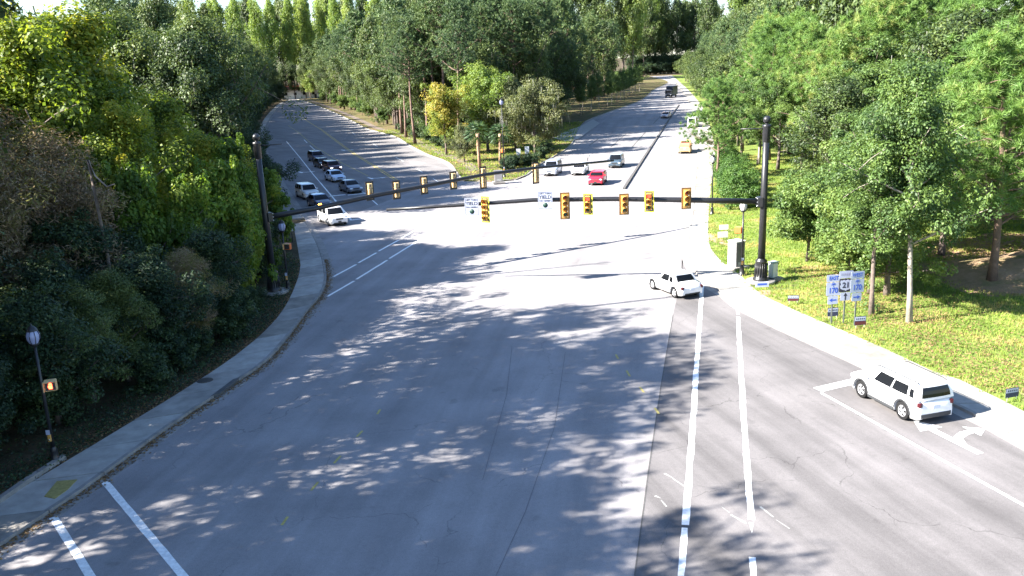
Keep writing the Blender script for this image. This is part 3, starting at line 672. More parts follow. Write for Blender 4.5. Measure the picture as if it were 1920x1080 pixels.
# signal cabinets
def cabinet(basepx, w, d, h, rz, label, body=M_CAB, door=M_CABD, cap=True):
    b = at(*basepx, 0.1); r = thing('signal_cabinet', label, 'cabinet', b, rz)
    MB().box((0, 0, 0.1), (w+0.5, d+0.5, 0.2)).build('plinth', M_CONC2, r)
    MB().box((0, 0, 0.2+h/2), (w, d, h), 0, 0.02).build('cabinet_body', body, r)
    MB().box((0, 0, 0.2+h+0.035), (w+0.08, d+0.08, 0.06), 0, 0.02).build('roof', body, r)
    dd = MB().box((0, -d/2-0.012, 0.2+h/2), (w-0.1, 0.02, h-0.1), 0, 0.008).build('door', door, r)
    MB().box((w/2-0.14, -d/2-0.035, 0.2+h*0.5), (0.03, 0.03, 0.18)).build('handle', M_CHROME, dd)
    lv = MB()
    for k in range(5): lv.box((0, -d/2-0.028, 0.32+0.045*k), (w*0.5, 0.012, 0.018))
    lv.build('louvre', M_CAB, dd)
    return r
cabinet((1380,503), 0.85, 0.8, 1.75, math.radians(28), 'white signal cabinet with grey door beside the right corner pavement')
cabinet((1449,525), 0.5, 0.4, 1.0, math.radians(30), 'pale green box half hidden behind the right mast pole base', body=mat('box_green', (0.35, 0.42, 0.38), 0.5), door=M_CAB)
cabinet((935,343), 1.0, 0.8, 1.3, 0.1, 'grey control cabinet on the island under the long arm', body=M_CABD, door=mat('cab_grey', (0.25, 0.24, 0.24), 0.5))
b = at(1425,538,0.1)
r = thing('base_plaque', 'blue and white plaque leaning on the right mast pole base', 'plaque', (b.x, b.y-0.1, b.z))
MB().box((0, -0.35, 0.28), (0.85, 0.04, 0.34)).build('panel', M_SIGN, r)
text('8307', 0.2, M_SIGNBL, r, (0, -0.375, 0.28), FACE) if False else MB().box((0, -0.375, 0.30), (0.6, 0.01, 0.12)).build('faded_print', M_SIGNBL, r)

# route markers on the grass
def route(basepx, toppx, rz, label, parts, postr=0.035):
    b = at(*basepx, 0.1); h = height_over(b, *toppx)-0.1
    r = thing('route_marker', label, 'road sign', b, rz); MB().box((0, 0.045, h/2), (0.07, 0.05, h)).build('post', M_GALV, r)
    z = h
    for kind, txt in parts:
        if kind in ('dir', 'plq'):
            hh, w = 0.40, 0.80; z -= hh/2
            pn = plate(MB(), w, hh, 0, c=(0, z)).build('direction_plate', M_SIGN, r)
            if kind == 'dir': text(txt, 0.29, M_SIGNBL, pn, (0, -0.009, z), FACE, sx=0.82)
            else:
                bb = MB()
                for q in range(6): bb.box((-0.27+0.108*q, -0.009, z+0.02), (0.055, 0.005, 0.13))
                bb.build('worn_print', mat('worn_grey_print', (0.25, 0.25, 0.34), 0.6), pn)
            z -= hh/2+0.03
        elif kind == 'sc':
            hh, w = 0.74, 0.80; z -= hh/2
            pn = plate(MB(), w, hh, 0, c=(0, z)).build('route_plate', M_SIGN, r)
            text(txt, 0.42, M_SIGNBL, pn, (0, -0.009, z-0.10), FACE, sx=0.86)
            # palm tree and crescent emblem
            e = MB(); Mx = Matrix.Rotation(math.pi/2, 4, 'X')
            e.box((0, -0.009, z+0.17), (0.025, 0.005, 0.14))
            for q in range(7):
                a = math.radians(-20+220*q/6); e.box((0.07*math.cos(a), -0.009, z+0.25+0.05*math.sin(a)), (0.12, 0.005, 0.025), M=Matrix.Rotation(-a, 3, 'Y'))
            e.build('palm_emblem', M_SIGNBL, pn); z -= hh/2+0.03
        elif kind == 'us':
            hh, w = 0.74, 0.76; z -= hh/2
            pn = plate(MB(), w, hh, 0, c=(0, z)).build('route_plate', M_SIGNB, r)
            sh = [(-.30, .30), (-.22, .27), (-.12, .31), (0, .27), (.12, .31), (.22, .27), (.30, .30), (.33, .20), (.29, .08), (.33, -.06), (.30, -.18), (.18, -.24), (.06, -.27), (0, -.32), (-.06, -.27), (-.18, -.24), (-.30, -.18), (-.33, -.06), (-.29, .08), (-.33, .20)]
            MB().prism(sh, 0.006, 0.012, M=Mx if False else Matrix.Rotation(math.pi/2, 4, 'X'), c=(0, 0, z)).build('shield', M_SIGN, pn)
            text(txt, 0.42, M_SIGNB, pn, (0, -0.014, z), FACE); z -= hh/2+0.03
        elif kind == 'arr':
            hh, w = 0.46, 0.58; z -= hh/2
            pn = plate(MB(), w, hh, 0, c=(0, z)).build('arrow_plate', M_SIGN, r)
            ap = [(-.2, -.035), (.04, -.035), (.04, -.11), (.21, 0), (.04, .11), (.04, .035), (-.2, .035)]
            an = {'left': math.pi, 'right': 0, 'up': math.pi/2}[txt]
            ap = [(x*math.cos(an)-y*math.sin(an), x*math.sin(an)+y*math.cos(an)) for x, y in ap]
            MB().prism(ap, 0.006, 0.011, M=Matrix.Rotation(math.pi/2, 4, 'X'), c=(0, 0, z)).build('arrow', M_SIGNB if txt == 'up' else M_SIGNBL, pn); z -= hh/2+0.03
    return r
route((1559,609), (1562,515), 0.12, 'left route marker reading EAST 170 with an arrow pointing left', [('dir', 'EAST'), ('sc', '170'), ('arr', 'left')])
route((1582,608), (1586,508), 0.12, 'middle route marker with black and white 21 shield and up arrow', [('plq', ''), ('us', '21'), ('arr', 'up')])
route((1603,610), (1613,509), 0.20, 'right route marker reading WEST 170 with an arrow pointing right', [('dir', 'WEST'), ('sc', '170'), ('arr', 'right')])

M_NAVY = mat('navy_print', (0.03, 0.035, 0.08), 0.6); M_RED = mat('red_print', (0.09, 0.015, 0.02), 0.6)
def yard_sign(basepx, w, h, rz, label, bottom):
    b = at(*basepx, 0.1); r = thing('yard_sign', label, 'yard sign', b, rz)
    lg = MB()
    for sx in (-1, 1): lg = MB().tube([(sx*w*0.35, 0, 0), (sx*w*0.35, 0, 0.25)], 0.008, 5); lg.build('leg', M_CAB, r)
    MB().box((0, 0, 0.22+h/2), (w, 0.012, h)).build('panel', M_NAVY, r)
    MB().box((0, -0.010, 0.22+h*0.72), (w*0.9, 0.006, h*0.42)).build('white_band', M_SIGN, r)
    if bottom: MB().box((0, -0.010, 0.22+h*0.24), (w*0.9, 0.006, h*0.36)).build('red_band', M_RED, r)
    lt = MB()
    for q in range(5): lt.box((-w*0.32+w*0.16*q, -0.016, 0.22+h*0.72), (w*0.09, 0.004, h*0.16))
    lt.build('print', M_NAVY, r)
yard_sign((1487,571), 0.65, 0.34, -0.15, 'small low yard sign at the pavement edge nearest the mast pole', True)
yard_sign((1561,600), 0.62, 0.50, 0.1, 'small navy yard sign behind the EAST route marker post', False)
yard_sign((1612,617), 0.66, 0.50, 0.1, 'small yard sign with red lower half right of the route markers', True)
yard_sign((1896,754), 0.66, 0.42, 0.25, 'small dark yard sign alone on the grass at far right', False)
def board(basepx, w, h, z, rz, label, cat='sign', m=M_CAB):
    b = at(*basepx, 0.1); r = thing('board_sign', label, cat, b, rz)
    for sx in (-1, 1): MB().tube([(sx*w*0.4, 0, 0), (sx*w*0.4, 0, z+h*.5)], 0.02, 6).build('leg', M_GALV, r)
    MB().box((0, -0.03, z+h/2), (w, 0.02, h), 0, 0.004).build('panel', m, r)
board((1357,436), 0.75, 0.42, 0.25, 0.0, 'small white board by the hedge, the farther of two', m=M_CAB)
board((1355,450), 0.85, 0.5, 0.2, 0.1, 'small white board by the hedge, the nearer of two', m=M_CAB)
board((973,309), 0.62, 1.3, 1.0, -0.15, 'pale sign back on the island, left of a pair', m=M_ALU)
board((989,307), 0.62, 1.4, 1.1, -0.05, 'pale sign back on the island, right of a pair', m=M_ALU)

# ------------------------------------------------------------------ vehicles
def interp(x, P):
    if x <= P[0][0]: return P[0][1]
    for i in range(len(P)-1):
        if x <= P[i+1][0]:
            t = (x-P[i][0])/(P[i+1][0]-P[i][0]); t = t*t*(3-2*t) if len(P[i]) < 3 else t
            return P[i][1]*(1-t)+P[i+1][1]*t
    return P[-1][1]
def make_car(label, group, pos, head, body, L=4.5, Wd=1.82, Hh=1.5, wb=2.65, wr=0.34, top=None, cabin=None, belt=0.95, rails=False, cat='car', trim=None, headon=False, amber=False, roofm=None, front='grille', soft=False, arch=None, lean_in=0.74, side=None):
    """x forward, y left, origin on the ground at the centre"""
    r = thing('parked_car' if False else 'car', label, cat, pos, head, group)
    hL = L/2; ax = (wb/2, -wb/2); Ra = wr+0.07; trim = trim or body; roofm = roofm or body
    top = top or [(-hL, belt-0.12), (-hL+0.12, belt), (-hL+0.9, belt+0.02), (hL-1.35, belt+0.02), (hL-0.9, belt-0.03), (hL-0.25, belt-0.17), (hL, belt-0.35)]
    xs = set([-hL, -hL+0.03, -hL+0.08, -hL+0.16, hL, hL-0.03, hL-0.08, hL-0.16]); x = -hL+0.25
    while x < hL-0.2: xs.add(round(x, 3)); x += 0.14
    for a in ax:
        for k in range(-8, 9): xs.add(round(a+Ra*math.sin(math.pi/2*k/8), 3))
        xs.add(round(a-Ra-0.012, 3)); xs.add(round(a+Ra+0.012, 3))
    xs = sorted(xs)
    def hw(x):
        e = (abs(x)/hL); return Wd/2*(1-0.17*max(0, (e-0.72)/0.28)**2.2)
    rings = []
    for x in xs:
        w = hw(x); zt = interp(x, top); e = max(0, (abs(x)/hL-0.93)/0.07); zb = 0.24+0.07*e**2
        za = zb
        for a in ax:
            if abs(x-a) <= Ra: za = max(za, wr+math.sqrt(max(0, Ra*Ra-(x-a)**2)))
        sh = belt-0.22
        z3 = max(min(0.52, zt-0.16), za+0.015); z4 = max(min(zt-0.09, belt-0.1), z3+0.01); z5 = max(zt-0.015, z4+0.005)
        hf = [(0, zb+0.05), (w*0.80, max(zb+0.02, za)), (w*0.975, za), (w*1.0, z3), (w*0.985, z4), (w*0.93, z5), (w*0.55, z5+0.035), (0, z5+0.045)]
        rings.append((x, hf+[(-y, z) for y, z in hf[-2:0:-1]]))
    b = MB(); m = len(rings[0][1])
    for x, rg in rings:
        for y, z in rg: b.v.append((x, y, z))
    for i in range(len(rings)-1):
        for k in range(m):
            j = (k+1) % m; b.f.append((i*m+k, (i+1)*m+k, (i+1)*m+j, i*m+j)); b.smooth.append(k not in (1, m-2))
    b.f.append(tuple(range(m))); b.smooth.append(False)
    q = (len(rings)-1)*m; b.f.append(tuple(q+k for k in range(m-1, -1, -1))); b.smooth.append(False)
    bo = b.build('body', body, r)
    MB().box((0, 0, 0.38), (L-0.5, Wd-0.42, 0.3)).build('underbody', M_DARK, r)
    # cabin: patches between belt line and roof line
    xf, xrf, xrr, xb = cabin or (hL-1.35, hL-2.05, -hL+0.75, -hL+0.25)
    wbt, wrt = Wd/2*0.935, Wd/2*lean_in; zb = belt+0.005; zr = Hh
    def sidep(u, v, s, off=0.0):      # u 0 rear..1 front
        xx = (xb+(xf-xb)*u)*(1-v)+(xrr+(xrf-xrr)*u)*v; bow = 0.035*math.sin(math.pi*min(1, max(0, u)))
        yy = (wbt*(1-v)+wrt*v)+bow+0.02*math.sin(math.pi*v)+off
        return (xx, s*yy, zb+(zr-0.05-zb)*v)
    def patch(bb, f, us, vs, flip):
        for i in range(len(us)-1):
            for j in range(len(vs)-1):
                P = [f(us[i], vs[j]), f(us[i+1], vs[j]), f(us[i+1], vs[j+1]), f(us[i], vs[j+1])]
                bb.quad(*(P[::-1] if flip else P), sm=True)
    lin = lambda a, b_, n: [a+(b_-a)*k/n for k in range(n+1)]
    cb = MB()
    for s in (1, -1): patch(cb, lambda u, v: sidep(u, v, s), lin(0, 1, 10), lin(0, 1, 4), s > 0)
    def endp(u, v, fr, off=0.0):      # u -1..1 across
        w = (wbt*(1-v)+wrt*v)+0.02*math.sin(math.pi*v); x0, x1 = (xf, xrf) if fr else (xb, xrr)
        bowx = 0.10*(1-u*u)*(1 if fr else -0.5); bulge = 0.03*math.sin(math.pi*v)*(1 if fr else -1)
        return (x0*(1-v)+x1*v+bowx+bulge+off*(1 if fr else -1), w*u, zb+(zr-0.05-zb)*v+off*0.3)
    patch(cb, lambda u, v: endp(u, v, True), lin(-1, 1, 8), lin(0, 1, 4), False)
    patch(cb, lambda u, v: endp(u, v, False), lin(-1, 1, 8), lin(0, 1, 4), True)
    cb.build('cabin', body if not soft else roofm, r)
    rf = MB(); nx, ny = 10, 8
    def roofp(i, j):
        u = i/nx; t = j/ny*2-1; x0 = xrr-0.05*(1-t*t)*1.0; x1 = xrf+0.10*(1-t*t)
        e = min(u, 1-u)*2; ee = 1-abs(t)
        z = zr-0.05+0.05*math.sin(math.pi/2*min(1, e*2.2))*math.sin(math.pi/2*min(1, ee*2.6))+0.02*math.sin(math.pi*u)*(1-t*t)
        return (x0+(x1-x0)*u, wrt*t*(1+0.045*math.sin(math.pi*u)), z)
    for i in range(nx):
        for j in range(ny): rf.quad(roofp(i, j), roofp(i+1, j), roofp(i+1, j+1), roofp(i, j+1), sm=True)
    rf.build('roof', roofm, r)
    ws = MB(); patch(ws, lambda u, v: endp(u, v, True, 0.012), lin(-0.90, 0.90, 8), lin(0.06, 0.93, 4), False); ws.build('windshield', M_GLASS, r)
    rw = MB(); patch(rw, lambda u, v: endp(u, v, False, 0.012), lin(-0.80, 0.80, 8), lin(0.18, 0.88, 3), True); rw.build('rear_window', M_GLASS, r)
    for s in (1, -1):
        for (u0, u1, v1) in (side or [(0.07, 0.20, 0.78), (0.24, 0.54, 0.88), (0.575, 0.90, 0.88)]):
            w_ = MB(); patch(w_, lambda u, v: sidep(u, v, s, 0.012), lin(u0, u1, 4), lin(0.10, v1, 3), s > 0); w_.build('side_window', M_GLASS, r)
    if rails:
        for s in (1, -1): MB().tube([(xrr+0.1, s*(wrt-0.06), zr), (xrr+0.25, s*(wrt-0.06), zr+0.05), (xrf-0.2, s*(wrt-0.04), zr+0.05), (xrf-0.05, s*(wrt-0.04), zr)], 0.02, 6).build('roof_rail', M_DARK, r)
    # wheels
    for a in ax:
        for s in (1, -1):
            w_ = bpy.data.objects.new('wheel', None); COL.objects.link(w_); w_.parent = r; w_.location = (a, s*(Wd/2-0.125), wr)
            Mx = Matrix.Rotation(-math.pi/2*s, 4, 'X')
            MB().lathe([(wr*0.62, -0.10), (wr*0.93, -0.11), (wr, -0.08), (wr, 0.08), (wr*0.95, 0.105), (wr*0.64, 0.10)], n=26, M=Mx).build('tyre', M_TYRE, w_)
            rm = MB().lathe([(wr*0.65, 0.09), (wr*0.60, 0.10), (wr*0.57, 0.06)], n=26, M=Mx)
            for k in range(5):
                an = 2*math.pi*k/5
                for dd in (-0.16, 0.16):
                    p0 = Vector((0.04*math.cos(an), 0.04*math.sin(an), 0.085)); p1 = Vector((wr*.6*math.cos(an+dd), wr*.6*math.sin(an+dd), 0.085)); rm.tube([Mx @ p0, Mx @ p1], [0.035, 0.022], 5)
            rm.lathe([(0.0, 0.11), (0.05, 0.105), (0.065, 0.08)], n=12, M=Mx); rm.build('rim', M_RIM, w_)
            MB().lathe([(0.0, 0.04), (wr*0.6, 0.04)], n=20, M=Mx).build('brake_disc', M_DARK, w_)
    if arch:
        ab = MB()
        for a in ax:
            for s in (1, -1):
                for k in range(12):
                    t0, t1 = math.pi*k/12, math.pi*(k+1)/12
                    w_ = hw(a)*1.0+0.012
                    P = [(a+rr*math.cos(t), s*w_, wr+rr*math.sin(t)) for rr, t in ((Ra-0.01, t0), (Ra+0.055, t0), (Ra+0.055, t1), (Ra-0.01, t1))]
                    ab.quad(*(P if s < 0 else P[::-1])); ab.quad(P[1], (P[1][0], s*(w_-0.05), P[1][2]), (P[2][0], s*(w_-0.05), P[2][2]), P[2])
        ab.build('wheel_arch_trim', arch, r)
        for s in (1, -1): MB().box((0, s*(Wd/2-0.01), 0.30), (wb-2*Ra-0.06, 0.06, 0.13), 0, 0.02).build('sill_trim', arch, r)
        MB().box((-hL+0.03, 0, 0.42), (0.10, Wd*0.80, 0.22), 0, 0.04).build('rear_bumper', arch, r)
        MB().box((hL-0.05, 0, 0.36), (0.12, Wd*0.78, 0.18), 0, 0.04).build('front_bumper', arch, r)
    else:
        MB().box((-hL+0.02, 0, 0.36), (0.06, Wd*0.66, 0.10), 0, 0.02).build('rear_bumper', M_DARK, r)
        MB().box((hL-0.02, 0, 0.34), (0.06, Wd*0.66, 0.12), 0, 0.02).build('front_bumper', M_DARK, r)
    zh = belt-0.30
    for s in (1, -1):
        MB().box((hL-0.10, s*Wd*0.345, zh), (0.20, 0.34, 0.15), -s*0.28, 0.03).build('headlight', M_AMBER if (amber and s < 0) else (M_HEADON if headon else M_HEADL), r)
        MB().box((-hL+0.09, s*Wd*0.40, belt-0.17), (0.18, 0.18, 0.20), s*0.20, 0.03).build('tail_light', M_TAIL, r)
        mx = xf-0.22; MB().box((mx, s*(Wd/2+0.07), belt+0.06), (0.12, 0.20, 0.13), 0, 0.03).build('mirror', trim, r)
        db = MB()
        for xx in ((xf+xb)/2+0.12, xf-0.28, xb+0.45):
            db.quad(*[(xx+dx, s*(hw(xx)*q+0.004), z) for dx, q, z in (((-.006), .995, .36), (.006, .995, .36), (.006, 1.0, .52), (-.006, 1.0, .52))][::(1 if s < 0 else -1)])
            db.quad(*[(xx+dx, s*(hw(xx)*q+0.004), z) for dx, q, z in (((-.006), 1.0, .52), (.006, 1.0, .52), (.006, .985, belt-.1), (-.006, .985, belt-.1))][::(1 if s < 0 else -1)])
        db.build('door_gap', M_DARK, r)
        for xx in ((xf+xb)/2+0.30, xb+0.62): MB().box((xx-0.2, s*(Wd/2+0.005), belt-0.16), (0.16, 0.03, 0.035), 0, 0.01).build('door_handle', trim, r)
    if front == 'grille': MB().box((hL-0.03, 0, zh-0.02), (0.09, Wd*0.40, 0.17), 0, 0.03).build('grille', M_DARK, r)
    MB().box((hL+0.012, 0, zh-0.26), (0.02, 0.32, 0.13)).build('front_plate', M_DARK, r)
    MB().box((-hL-0.008, 0, belt-0.28), (0.02, 0.33, 0.16)).build('licence_plate', M_PLATE, r)
    return r
WHITE = paint('white_car_paint', (0.68, 0.68, 0.69)); REDP = paint('red_car_paint', (0.55, 0.015, 0.04)); DKB = paint('dark_blue_paint', (0.02, 0.025, 0.06)); BLK = paint('black_car_paint', (0.02, 0.02, 0.025))
MAR = paint('maroon_paint', (0.08, 0.02, 0.03)); SILV = paint('silver_paint', (0.42, 0.46, 0.55)); GREY = paint('grey_car_paint', (0.14, 0.15, 0.19)); SBLUE = paint('pale_blue_silver_paint', (0.45, 0.55, 0.72)); DGRN = paint('dark_slate_paint', (0.06, 0.09, 0.12))
SUVT = lambda hL, b: [(-hL, b-0.35), (-hL+0.04, b-0.1), (-hL+0.14, b), (0, b+0.01), (hL-1.15, b+0.0), (hL-0.5, b-0.05), (hL-0.14, b-0.12), (hL, b-0.32)]
def suv(label, pos, head, m, L=4.5, W_=1.85, H_=1.68, **k):
    hL = L/2; b = k.pop('belt', 1.02)
    return make_car(label, k.pop('group', None), pos, head, m, L=L, Wd=W_, Hh=H_, wb=k.pop('wb', L*0.6), wr=k.pop('wr', 0.36), belt=b, top=SUVT(hL, b), cabin=k.pop('cabin', (hL-1.12, hL-1.68, -hL+0.42, -hL+0.12)), lean_in=0.78, **k)
def sedan(label, pos, head, m, L=4.7, W_=1.82, H_=1.45, **k):
    hL = L/2; b = 0.93
    return make_car(label, k.pop('group', None), pos, head, m, L=L, Wd=W_, Hh=H_, wb=L*0.59, wr=0.33, belt=b, top=[(-hL, b-0.25), (-hL+0.08, b+0.02), (-hL+0.8, b+0.06), (0, b+0.01), (hL-1.4, b), (hL-0.6, b-0.1), (hL-0.12, b-0.22), (hL, b-0.38)], cabin=(hL-1.30, hL-2.1, -hL+1.25, -hL+0.62), side=[(0.20, 0.50, 0.88), (0.54, 0.86, 0.88)], **k)
# near white SUV (drives up the turn lane)
w0 = at(1705,787); w1 = at(1612,743)
hd = math.atan2((w1-w0).y, (w1-w0).x)
kerbdir = at(1615,690)-at(1830,795); hd = math.atan2(kerbdir.y, kerbdir.x)
fwd = Vector((math.cos(hd), math.sin(hd), 0)); lft = Vector((-fwd.y, fwd.x, 0))
rearL = at(1694,786); cpos = rearL+fwd*1.32-lft*0.80
suv('white compact SUV with grey arches on the near right turn lane', cpos, hd, WHITE, L=4.4, W_=1.85, H_=1.70, wb=2.62, rails=True, arch=mat('grey_cladding', (0.03, 0.032, 0.036), 0.7), belt=1.06, wr=0.385, cabin=(1.12, 0.62, -1.98, -2.12), side=[(0.075, 0.15, 0.66), (0.19, 0.47, 0.80), (0.50, 0.83, 0.86)])
# white rounded coupe
bp_ = at(1281,561); hb_ = math.atan2(25, -10)
hd2 = math.radians(113); f2 = Vector((math.cos(hd2), math.sin(hd2), 0))
make_car('rounded white coupe with closed soft top turning at the right corner', None, bp_+f2*1.7+Vector((0.45, 0.3, 0)), hd2, WHITE, L=4.1, Wd=1.76, Hh=1.46, wb=2.5, wr=0.34, belt=0.90,
         top=[(-2.05, 0.62), (-2.0, 0.78), (-1.8, 0.92), (-1.3, 0.99), (0, 0.91), (0.8, 0.93), (1.3, 0.86), (1.8, 0.72), (2.05, 0.5)], cabin=(0.75, 0.15, -0.95, -1.35), side=[(0.12, 0.30, 0.7), (0.34, 0.82, 0.85)], front=None)
# left queue
HQ = math.radians(-62)
suv('white SUV with sunlit bonnet entering the junction from the left road', at(627,424)+Vector((-0.5, 1.9, 0)), math.radians(-62), WHITE, L=4.7)
sedan('dark car with an amber turn light just behind the long mast arm', at(601,391)+Vector((-0.3, 1.2, 0)), HQ, DKB, amber=True, roofm=SBLUE)
suv('white SUV waiting behind the dark car at the left kerb', at(580,374)+Vector((-0.6, 1.8, 0)), HQ, WHITE, L=4.6)
sedan('dark grey sedan waiting at the stop line by the centre lane', at(662,363)+Vector((-0.6, 1.9, 0)), HQ, GREY)
sedan('silver blue sedan second in the centre lane queue', at(632,342)+Vector((-0.6, 1.9, 0)), HQ, SBLUE)
suv('maroon car with bright headlights behind the silver blue sedan', at(626,324)+Vector((-0.6, 1.9, 0)), HQ, MAR, headon=True, H_=1.6)
sedan('black car with bright headlight third from the end of the queue', at(608,316)+Vector((-0.6, 1.9, 0)), HQ, BLK, headon=True)
suv('dark blue SUV at the tail of the left road queue', at(596,304)+Vector((-0.6, 1.9, 0)), HQ, DKB)
# right road, coming towards the camera
HR = math.radians(-104)
suv('bright red hatchback in front on the sunny right road', at(1119,348)+Vector((0.3, 1.9, 0)), HR, REDP, L=4.2, H_=1.5)
sedan('white sedan left of the red hatchback on the right road', at(1086,329)+Vector((0.3, 1.9, 0)), HR, WHITE)
suv('dark slate SUV behind the red hatchback by the median', at(1155,315)+Vector((0.3, 1.9, 0)), HR, DGRN, L=4.7, H_=1.75, roofm=SILV)
suv('pale blue silver van nearest the island on the right road', at(1034,330)+Vector((0.3, 1.9, 0)), HR, SILV, L=4.9, H_=1.9)
sedan('pale pinkish car far up the right road beyond the shade', at(1249,222)+Vector((0.3, 1.9, 0)), math.radians(-112), paint('champagne_paint', (0.55, 0.42, 0.38)))
suv('white van beside the pine branches far on the right road', at(1300,240)+Vector((0.3, 1.9, 0)), math.radians(72), WHITE, L=5.2, H_=2.1)
suv('red SUV parked under the trees beyond the right grass', at(1845,330), math.radians(170), REDP, L=4.6)
def pickup(label, pos, head):
    r = make_car(label, None, pos, head, mat('cream_truck_paint', (0.62, 0.42, 0.18), 0.4), L=5.6, Wd=1.95, Hh=1.85, wb=3.5, wr=0.4, belt=1.1, cat='truck',
        top=[(-2.8, 0.95), (-2.7, 1.05), (-0.6, 1.06), (0, 1.1), (1.7, 1.1), (2.5, 1.0), (2.8, 0.7)], cabin=(1.6, 1.0, -0.45, -0.6), side=[(0.1, 0.45, 0.85), (0.52, 0.88, 0.85)])
    MB().box((-1.75, 0, 1.25), (1.9, 1.7, 0.5), 0, 0.1).build('load', mat('orange_load', (0.60, 0.22, 0.12), 0.6, noise=0.3, nscale=3), r)
pickup('cream pickup with an orange load half hidden by pine branches', at(1283,288)+Vector((0.6, 2.2, 0)), math.radians(76))
def box_truck(label, pos, head):
    r = thing('box_truck', label, 'truck', pos, head)
    dk = mat('dark_truck', (0.03, 0.035, 0.05), 0.5)
    MB().box((-1.2, 0, 2.3), (6.6, 2.4, 2.9), 0, 0.05).build('cargo_box', dk, r)
    MB().box((3.2, 0, 1.7), (1.9, 2.2, 2.0), 0, 0.25).build('cab', dk, r)
    MB().box((4.10, 0, 2.1), (0.14, 1.9, 0.8), 0, 0.05).build('windshield', M_GLASS, r)
    MB().box((0, 0, 0.65), (8.4, 1.0, 0.3)).build('chassis', M_DARK, r)
    for x in (3.1, -2.6):
        for s in (1, -1): MB().lathe([(0, -0.15), (0.45, -0.15), (0.5, -0.1), (0.5, 0.1), (0.45, 0.15), (0, 0.15)], (x, s*0.98, 0.5), 16, M=Matrix.Rotation(math.pi/2, 4, 'X')).build('wheel', M_TYRE, r)
    for s in (1, -1): MB().box((4.16, s*0.8, 1.05), (0.06, 0.3, 0.2)).build('headlight', M_HEADL, r)
box_truck('dark box truck far away near the end of the right road', at(1255,184)+Vector((1.5, 5, 0)), math.radians(-114))

# ------------------------------------------------------------------ vegetation
R = np.random.default_rng(11)
def np_mesh(name, V, Fq, tint, matl):
    me = bpy.data.meshes.new(name); nV = len(V); nf = len(Fq); k = Fq.shape[1]
    me.vertices.add(nV); me.vertices.foreach_set('co', np.ascontiguousarray(V, dtype=np.float32).ravel())
    me.loops.add(nf*k); me.loops.foreach_set('vertex_index', np.ascontiguousarray(Fq, dtype=np.int32).ravel())
    me.polygons.add(nf); me.polygons.foreach_set('loop_start', np.arange(0, nf*k, k, dtype=np.int32))
    me.update(calc_edges=True)
    at_ = me.attributes.new('tint', 'FLOAT', 'POINT'); at_.data.foreach_set('value', np.ascontiguousarray(tint, dtype=np.float32))
    me.materials.append(matl); return me
def unit(a): return a/np.maximum(1e-9, np.linalg.norm(a, axis=1, keepdims=True))
def leaf_quads(C, Nrm, size, aspect=0.6, tint=None):
    """one folded diamond leaf per centre"""
    n = len(C); rv = unit(R.normal(size=(n, 3))); T = unit(np.cross(Nrm, rv)); B = np.cross(Nrm, T)
    s = (size*R.uniform(0.7, 1.35, n))[:, None]
    V = np.stack([C-T*s*.5, C+B*s*.5*aspect+Nrm*s*.08, C+T*s*.55, C-B*s*.5*aspect+Nrm*s*.08], 1).reshape(-1, 3)
    Fq = np.arange(n*4).reshape(n, 4); return V, Fq, np.repeat(tint, 4)
def clump_leaves(cent, rad, per, size, aspect=0.6, up=0.5, flat=0.75, shell=0.5, ctint=None):
    m = len(cent); idx = np.repeat(np.arange(m), per); n = len(idx)
    d = unit(R.normal(size=(n, 3))); rr = (shell+(1-shell)*R.random(n)**0.7)
    off = d*rr[:, None]*rad[idx][:, None]; off[:, 2] *= flat
    C = cent[idx]+off; N_ = unit(d*0.7+np.array([0, 0, up+0.25])+R.normal(size=(n, 3))*0.45)
    ct = (ctint if ctint is not None else R.uniform(0.05, 0.95, m))[idx]
    return leaf_quads(C, N_, size, aspect, np.clip(ct+R.normal(size=n)*0.16, 0, 1))
